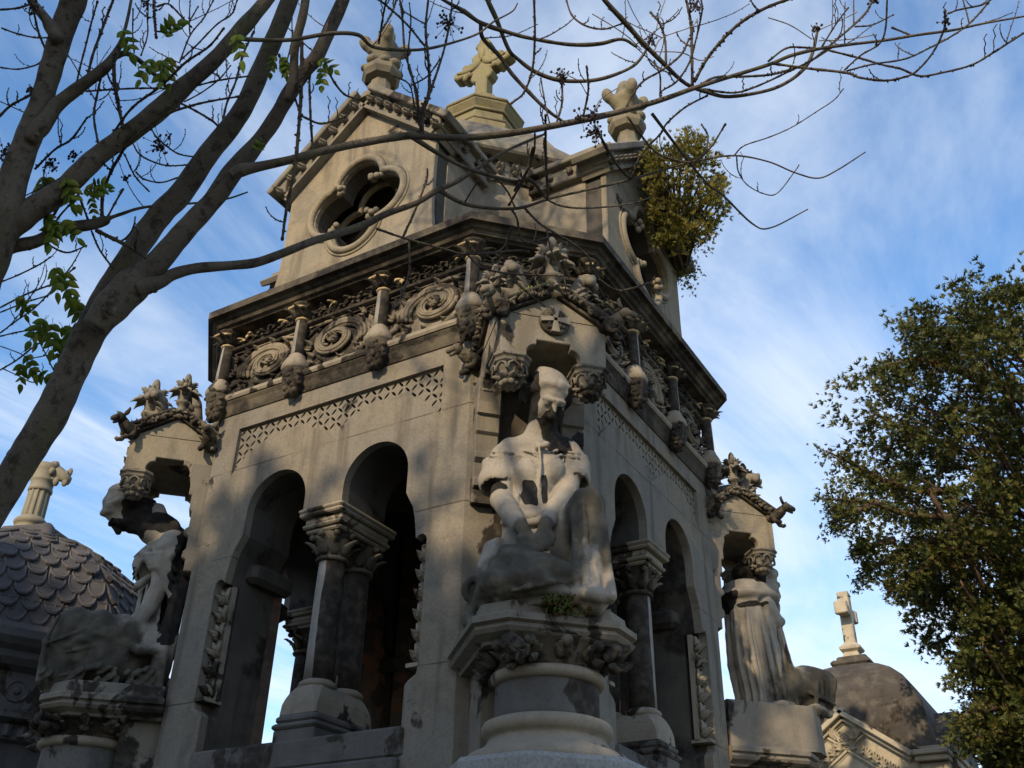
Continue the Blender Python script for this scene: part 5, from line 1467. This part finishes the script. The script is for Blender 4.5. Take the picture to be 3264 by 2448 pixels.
for pts in TL:
    a = nearest(*pts[0][:2]); b = nearest(*pts[-1][:2])
    L = sum(math.hypot(p[0]-q_[0], p[1]-q_[1]) for p, q_ in zip(pts, pts[1:]))
    dd = tr_rnd.uniform(-.0004, .0006)*L
    if a[0] < 45: d0 = a[1]; d1 = b[1] if b[0] < 18 else max(1.9, d0+dd)
    elif b[0] < 45: d1 = b[1]; d0 = max(1.9, d1+dd)
    else: d0 = 2.15+tr_rnd.uniform(-.1, .25); d1 = d0+dd
    ntw += 1
    if ntw <= 96: q = MB(); twig_into(q, pts, d0, d1); q.build('twig', M_twig, ash)
    else: twig_into(late, pts, d0, d1)
for pts in parse(STRAW):
    q = MB()
    a = nearest(*pts[0][:2]); d0 = a[1] if a[0] < 60 else 2.4
    twig_into(q, pts, d0, d0+.05, False, False); q.build('leaf_stalk', M_straw, ash)
# thin far twigs of the crown, too many to follow one by one
for i in range(85):
    x, y, d = tr_rnd.choice(placed)
    if not (x < 700 and y < 1200 or y < 260): continue
    a = tr_rnd.uniform(-PI*.95, -.05); ln = tr_rnd.uniform(60, 210); sp = []
    w = tr_rnd.uniform(3.2, 5.5)
    for j in range(8):
        sp.append((x, y, w*(1-.05*j), d+.015*j)); x += ln/7*math.cos(a); y += ln/7*math.sin(a); a += tr_rnd.uniform(-.05, .16)*(1 if math.cos(a) < 0 else -1)
    late.tube([at(p_[0], p_[1], p_[3]) for p_ in sp], [p_[2]*p_[3]/FPX/2 for p_ in sp], 5)
    for p_ in sp[1:]: bud(late, at(p_[0]+tr_rnd.uniform(-3, 3), p_[1]+tr_rnd.uniform(-3, 3), p_[3]), p_[2]*p_[3]/FPX*.6, (0, 0, 1))
late.build('fine_twigs', M_twig, ash)['kind'] = 'stuff'
# green compound leaves
def leaf_spray(x, y, n, size, a0, d=None):
    b = nearest(x, y); d = d or b[1]-.03
    q = MB(); o = Vector(at(x, y, d)); k = size*d/FPX
    Rv, Uv, Fv = Vector(RT), Vector(UP), Vector(FW)
    for c in range(n):
        a = a0+tr_rnd.uniform(-1.0, 1.0); st = (Rv*math.cos(a)+Uv*math.sin(a)+Fv*tr_rnd.uniform(-.5, .5)).normalized(); o2 = o+(Rv*tr_rnd.uniform(-.5, .5)+Uv*tr_rnd.uniform(-.5, .5))*k
        pts = [o2+st*k*1.9*j/4-Uv*k*.10*j*j/4 for j in range(5)]
        q.tube(pts, k*.018, 4)
        for j in range(1, 5):
            for s2 in ((-1, 1) if j < 4 else (0,)):
                sd = st.cross(Fv).normalized()
                dv = st*.6+sd*s2*.9-Uv*.35+Fv*tr_rnd.uniform(-.5, .5)
                q.petal(pts[j], dv, Fv*-1+Uv*tr_rnd.uniform(-.2, .8), k*tr_rnd.uniform(.75, 1.05), k*tr_rnd.uniform(.42, .55), k*.012, tr_rnd.uniform(-.2, .4), n=5)
    q.build('leaf_spray', M_leaf, ash)
for a in ((515, 165, 3, 44, -1.2), (505, 135, 1, 44, .6), (190, 690, 3, 42, -1.4), (185, 830, 2, 46, -1.5), (215, 925, 3, 44, -1.6), (170, 1000, 3, 46, -1.3), (200, 1040, 3, 46, -.9), (65, 1130, 2, 38, -1.4), (85, 1170, 1, 40, -1.0), (140, 560, 2, 44, -1.6), (195, 535, 2, 44, -.4), (275, 595, 2, 34, -.6), (388, 60, 1, 50, -1.5), (890, 175, 3, 30, -1.6), (1020, 190, 2, 36, -1.0), (730, 75, 1, 46, -1.0), (820, 490, 1, 24, 1.2), (300, 625, 2, 30, -.5), (30, 930, 2, 34, -.6), (150, 690, 2, 36, -1.6)):
    leaf_spray(*a)
def seeds(x, y, n, rad):
    b = nearest(x, y); d = b[1]-.01; q = MB()
    for i in range(n):
        px, py = x+tr_rnd.gauss(0, rad), y+tr_rnd.gauss(0, rad*1.0); dd = d+tr_rnd.uniform(-.03, .03)
        r = tr_rnd.uniform(2.6, 5.5)*d/FPX
        q.ell(at(px, py, dd), (r, r*.8, r*1.1), n=6, m=4)
        q.tube([at(x, y, d), at((px+x)/2+2, (py+y)/2, dd), at(px, py, dd)], .9*d/FPX, 4)
    q.build('seed_cluster', M_seed, ash)
for a in ((510, 465, 46, 20), (100, 20, 26, 12), (97, 295, 22, 12), (12, 490, 34, 16), (160, 525, 30, 13), (1428, 72, 46, 20), (1791, 245, 40, 15), (1900, 425, 46, 17), (1890, 360, 24, 14), (1850, 375, 18, 12), (235, 500, 20, 9), (470, 10, 26, 11), (2604, 90, 16, 9), (2220, 20, 24, 14), (2790, 0, 18, 9), (3012, 70, 18, 10), (2070, 130, 22, 12), (400, 570, 12, 9), (370, 175, 12, 8)):
    seeds(*a)
# ================================================================ CONIFERS
def spray(q, o, dv, L, w, rnd):
    """a flat fan of scale-leaf shoots"""
    o = Vector(o); dv = Vector(dv).normalized(); sd = dv.orthogonal(); sd.rotate(Matrix.Rotation(rnd.uniform(0, 6.3), 3, dv)); sd.normalize()
    for k in range(5):
        a = (k-2)*.42; d = dv*math.cos(a)+sd*math.sin(a); b = o+dv*L*.12*abs(k-2); l = L*(1-.16*abs(k-2))
        nn = d.cross(dv.cross(sd)).normalized()
        v = [b, b+d*l*.45+nn*w, b+d*l, b+d*l*.45-nn*w]
        q.add(v, [(0, 1, 2, 3)])
def clump(q, o, out, size, rnd, n=11):
    for i in range(n):
        dv = Vector(out)*.9+Vector([rnd.gauss(0, .75) for _ in range(3)])
        p = Vector(o)+Vector([rnd.gauss(0, size*.35) for _ in range(3)])
        spray(q, p, dv, size*rnd.uniform(.32, .62), size*.05, rnd)
con = empty('conifer', (*at(3330, 2448, 7.0)[:2], G))
tag(con, 'tall dark green cypress with rusty tips and drooping side branches at the right edge', 'tree')
AXX = 3330; DEP = 7.0
prof_c = [(985, 200), (1030, 330), (1060, 420), (1100, 480), (1167, 545), (1316, 590), (1376, 610), (1500, 560), (1700, 480), (1883, 385), (1992, 330), (2111, 290), (2230, 220), (2330, 255), (2448, 175), (2620, 170), (2800, 260)]
rnd = random.Random(31)
axis = lambda y: Vector(at(AXX, y, DEP))
cr = MB(); br = MB()
px2u = DEP/FPX
def rad_at(y):
    for (a, ra), (b, rb) in zip(prof_c, prof_c[1:]):
        if a <= y <= b: return ra+(rb-ra)*(y-a)/(b-a)
    return 100
fwd_h = Vector((FW[0], FW[1], 0)).normalized(); rt_h = Vector((RT[0], RT[1], 0)).normalized()
def place(y, ang, rr):
    a = axis(y); return a+(rt_h*-math.cos(ang)+fwd_h*-math.sin(ang))*rr*px2u
ncl = 0
for i in range(3300):
    y = rnd.uniform(990, 2750); ang = rnd.uniform(-1.9, 1.9); Rr = rad_at(y)
    lob = 1+.16*math.sin(ang*3.1+y*.021)+.10*math.sin(ang*7-y*.013)
    t = rnd.random()**.42
    gap = mnoise.noise(Vector((y*.007, ang*1.7, t*1.5)))
    if gap < -.22: continue
    p = place(y, ang, Rr*t*lob); out = (p-axis(y)).normalized()+Vector((0, 0, .35))
    clump(cr, p, out, rnd.uniform(.075, .125), rnd, 19)
    ncl += 1
# drooping side branch that stands out to the left
def bough(pts, w0, dens):
    C_ = cat([(x, y, d) for x, y, d in pts], 8)
    br.tube([at(*c) for c in C_], [w0*(1-.8*i/len(C_))*c[2]/FPX/2 for i, c in enumerate(C_)], 6)
    for i, c in enumerate(C_):
        if i < len(C_)*.22: continue
        for k in range(dens):
            p = Vector(at(c[0]+rnd.gauss(0, 19), c[1]+rnd.gauss(0, 21)+6, c[2]+rnd.gauss(0, .05)))
            t = Vector(at(*C_[min(i+1, len(C_)-1)]))-Vector(at(*C_[max(i-1, 0)]))
            clump(cr, p, t.normalized()+Vector((0, 0, -.35)), rnd.uniform(.055, .09), rnd, 13)
            br.tube([at(*c), p], .0025, 4)
for b_ in ([(3060, 1560, 7.0), (2900, 1560, 6.9), (2760, 1500, 6.85), (2640, 1440, 6.8)], [(3050, 1650, 6.9), (2900, 1640, 6.8), (2760, 1600, 6.7), (2630, 1590, 6.65)], [(3060, 1700, 7.0), (2920, 1740, 6.9), (2800, 1800, 6.85), (2740, 1830, 6.8)],
           [(3080, 1720, 7.0), (2960, 1800, 6.9), (2880, 1870, 6.85), (2830, 1885, 6.8)], [(3050, 1420, 7.0), (2900, 1380, 6.9), (2780, 1310, 6.85)], [(3100, 1200, 7.0), (2960, 1150, 6.9), (2820, 1160, 6.85)], [(3100, 1090, 7.0), (2970, 1060, 6.95), (2880, 1040, 6.9)],
           [(2800, 1600, 6.7), (2700, 1640, 6.65), (2650, 1670, 6.6)], [(2850, 1720, 6.85), (2770, 1740, 6.8), (2720, 1750, 6.75)], [(3180, 2250, 6.9), (3110, 2270, 6.85), (3060, 2285, 6.8)], [(3220, 2330, 6.9), (3140, 2350, 6.85), (3080, 2340, 6.8)]):
    bough(b_, 26, 3)
cr.build('crown', M_thuja, con)
for (p0, p1, w) in (((3330, 2900), (3300, 900), 70), ((3300, 2500), (3120, 1500), 30), ((3290, 2300), (2960, 1560), 26), ((3264, 2200), (3120, 1330), 22), ((3310, 2000), (3180, 1100), 20), ((3320, 1700), (3080, 1000), 20), ((3300, 2480), (3130, 2050), 18), ((3310, 2400), (3060, 1850), 16)):
    m = ((p0[0]+p1[0])/2+40, (p0[1]+p1[1])/2)
    C_ = cat([(*p0, 7.0), (*m, 6.85), (*p1, 6.75)], 6)
    br.tube([at(*c) for c in C_], [w*(1-.6*i/len(C_))*px2u/2 for i, c in enumerate(C_)], 7)
for i in range(150):
    y = rnd.uniform(950, 2450); ang = rnd.uniform(-1.2, 1.2); Rr = rad_at(y)
    a = place(y+rnd.uniform(60, 220), ang, Rr*.15); b = place(y, ang, Rr*rnd.uniform(.6, .95))
    br.tube([a, (a+b)/2+Vector((0, 0, -.04)), b], [.012, .008, .003], 5)
base = axis(2448)
br.tube([Vector((base.x, base.y, G)), Vector((base.x, base.y, -1)), axis(1500)], [.13, .10, .06], 10)
br.build('trunk', M_cbark, con)
# shrub rooted on the eaves of the right gable
shr = empty('rooftop_shrub', (1.05, .50, 1.15))
tag(shr, 'yellow-green conifer shrub growing out of the right gable eaves high on the roof', 'shrub')
rnd = random.Random(8); cr = MB(); br = MB()
ctr_ = at(2180, 640, 5.25); root = Vector((1.04, .46, 1.14))
for i in range(270):
    y = rnd.uniform(440, 790)
    hw_ = 35+95*math.sin(PI*min(1, max(0, (y-425)/390)))**.7
    cx_ = 2150+(y-440)*.15-(max(0, y-690)*.35)
    x = cx_+hw_*rnd.uniform(-1, 1); d = 5.25+rnd.uniform(-1, 1)*hw_*5.25/FPX
    p = Vector(at(x, y, d)); c0_ = Vector(at(cx_, y+60, 5.25))
    if mnoise.noise(p*7) < -.3: continue
    clump(cr, p, (p-c0_).normalized()+Vector((0, 0, .7)), rnd.uniform(.05, .08), rnd, 18)
    if rnd.random() < .35: br.tube([root+Vector([rnd.uniform(-.03, .03) for _ in range(3)]), (root+p)/2+Vector((0, 0, .05)), p], [.010, .006, .002], 5)
for i in range(60):
    p = root+Vector((rnd.gauss(.02, .05), rnd.gauss(.0, .05), rnd.uniform(-.12, .14)))
    clump(cr, p, (0, 0, .5), .05, rnd, 6)
cr.build('crown', M_shrub, shr); br.build('stems', M_cbark, shr)
# unseen cypresses added behind the camera to shade the lower part of the mausoleum
cyp = empty('cypress', (0, -9.5, G)); rnd = random.Random(77); cm_ = MB(); ct_ = MB()
for i in range(620):
    h = rnd.random()**.8; z = G+.5+h*6.55; rr = .62*(1-h**3)*rnd.random()**.4*(.75+.5*mnoise.noise(Vector((h*9, i*.01, 0)))) ; a = rnd.uniform(0, 2*PI)
    p = Vector((rr*math.cos(a), -9.5+rr*math.sin(a), z)); clump(cm_, p, Vector((math.cos(a), math.sin(a), .8)), .42, rnd, 9)
ct_.tube([(0, -9.5, G), (0, -9.5, G+6.3)], [.14, .03], 8)
cm_.build('crown', M_thuja, cyp); ct_.build('trunk', M_cbark, cyp)
row = [(-3.7, .98), (-3.05, 1.03), (-2.4, 1.0), (-1.75, 1.02), (-1.1, .97), (-.45, 1.0), (.25, .985), (.85, .935), (1.45, .925), (2.1, .80)]
for i, (x, h) in enumerate(row):
    c = cyp if i == 0 else copy_tree(cyp)
    c.location = W((x, -9.5+.35*math.sin(i*2.1), G)); c.scale = (1, 1, h); c.rotation_euler = (0, 0, i*1.3)
    tag(c, 'unseen dark cypress added behind the camera for its shade', 'tree', 'added shade cypresses')
# unseen copy of the ash, added behind the camera to streak the sunlit faces
a2 = copy_tree(ash); a2.location = W((.9, -7.6, G)); a2.scale = (1.75, 1.75, 1.95); a2.rotation_euler = (0, 0, R(75))
tag(a2, 'unseen second bare ash tree added behind the camera, streaking the facade with shadow', 'tree')
# ================================================================ GROUND, SKY, LIGHT
q = MB(); q.box((0, 0, G-.05), (900, 900, .1))
gm, t, b = newmat('gravel_ground')
pos = t.new('ShaderNodeNewGeometry').outputs['Position']
cg = t.mix(t.step(t.noise(pos, .6, 5), .45, .6), (.17, .15, .12), (.07, .09, .035)); cg = t.mix(t.math('MULTIPLY', t.noise(pos, 60, 3), .6), cg, (.06, .05, .04))
t.l.new(cg, b.inputs['Base Color']); b.inputs['Roughness'].default_value = .95
tag(q.build('ground', gm), kind='structure')
SUN_EL, SUN_H = R(26), Vector((.07, -1, 0)).normalized()
sd = SUN_H*math.cos(SUN_EL)+Vector((0, 0, math.sin(SUN_EL)))
sl_ = bpy.data.lights.new('sun', 'SUN'); sl_.energy = 3.4; sl_.angle = R(.53); sl_.color = (1, .80, .53)
so = bpy.data.objects.new('sun', sl_); COL.objects.link(so); so.rotation_euler = sd.to_track_quat('Z', 'Y').to_euler(); so.location = sd*60
wd = bpy.data.worlds.new('World'); sc.world = wd; wd.use_nodes = True
t = NT(wd); bg = t.n['Background']
sky = t.new('ShaderNodeTexSky', sky_type='NISHITA'); sky.sun_disc = False; sky.sun_elevation = SUN_EL; sky.sun_rotation = math.atan2(SUN_H.x, SUN_H.y)
sky.air_density = 1.0; sky.dust_density = .6; sky.ozone_density = 2.0
gen = t.new('ShaderNodeTexCoord').outputs['Generated']
sep = t.new('ShaderNodeSeparateXYZ'); t.l.new(gen, sep.inputs[0])
zc = t.math('MAXIMUM', sep.outputs[2], .06)
cmb = t.new('ShaderNodeCombineXYZ'); t.l.new(t.math('DIVIDE', sep.outputs[0], zc), cmb.inputs[0]); t.l.new(t.math('DIVIDE', sep.outputs[1], zc), cmb.inputs[1])
mp = t.new('ShaderNodeMapping'); t.l.new(cmb.outputs[0], mp.inputs[0]); mp.inputs['Rotation'].default_value = (0, 0, R(35)); mp.inputs['Scale'].default_value = (1.0, .38, 1)
n1 = t.noise(mp.outputs[0], 1.3, 7, .62, .8); n2 = t.noise(mp.outputs[0], 5, 6, .6, .5); n3 = t.noise(cmb.outputs[0], .8, 3)
cl = t.math('ADD', t.math('MULTIPLY', n1, .7), t.math('ADD', t.math('MULTIPLY', n2, .15), t.math('MULTIPLY', n3, .3)))
low = t.step(sep.outputs[2], .75, .15)
cf = t.math('ADD', t.math('MULTIPLY', t.step(cl, .46, .78), .75), t.math('MULTIPLY', low, t.math('MULTIPLY', t.step(cl, .38, .7), .35)), None, True)
hsv = t.new('ShaderNodeHueSaturation'); hsv.inputs['Saturation'].default_value = 1.2; hsv.inputs['Value'].default_value = 1.28; t.l.new(sky.outputs[0], hsv.inputs['Color'])
colr = t.mix(cf, hsv.outputs[0], (4.6, 5.0, 5.5))
t.l.new(colr, bg.inputs[0]); bg.inputs[1].default_value = .15
sc.view_settings.view_transform = 'Standard'; sc.view_settings.look = 'None'; sc.view_settings.exposure = 0.5; sc.view_settings.gamma = 1
sc.render.film_transparent = False
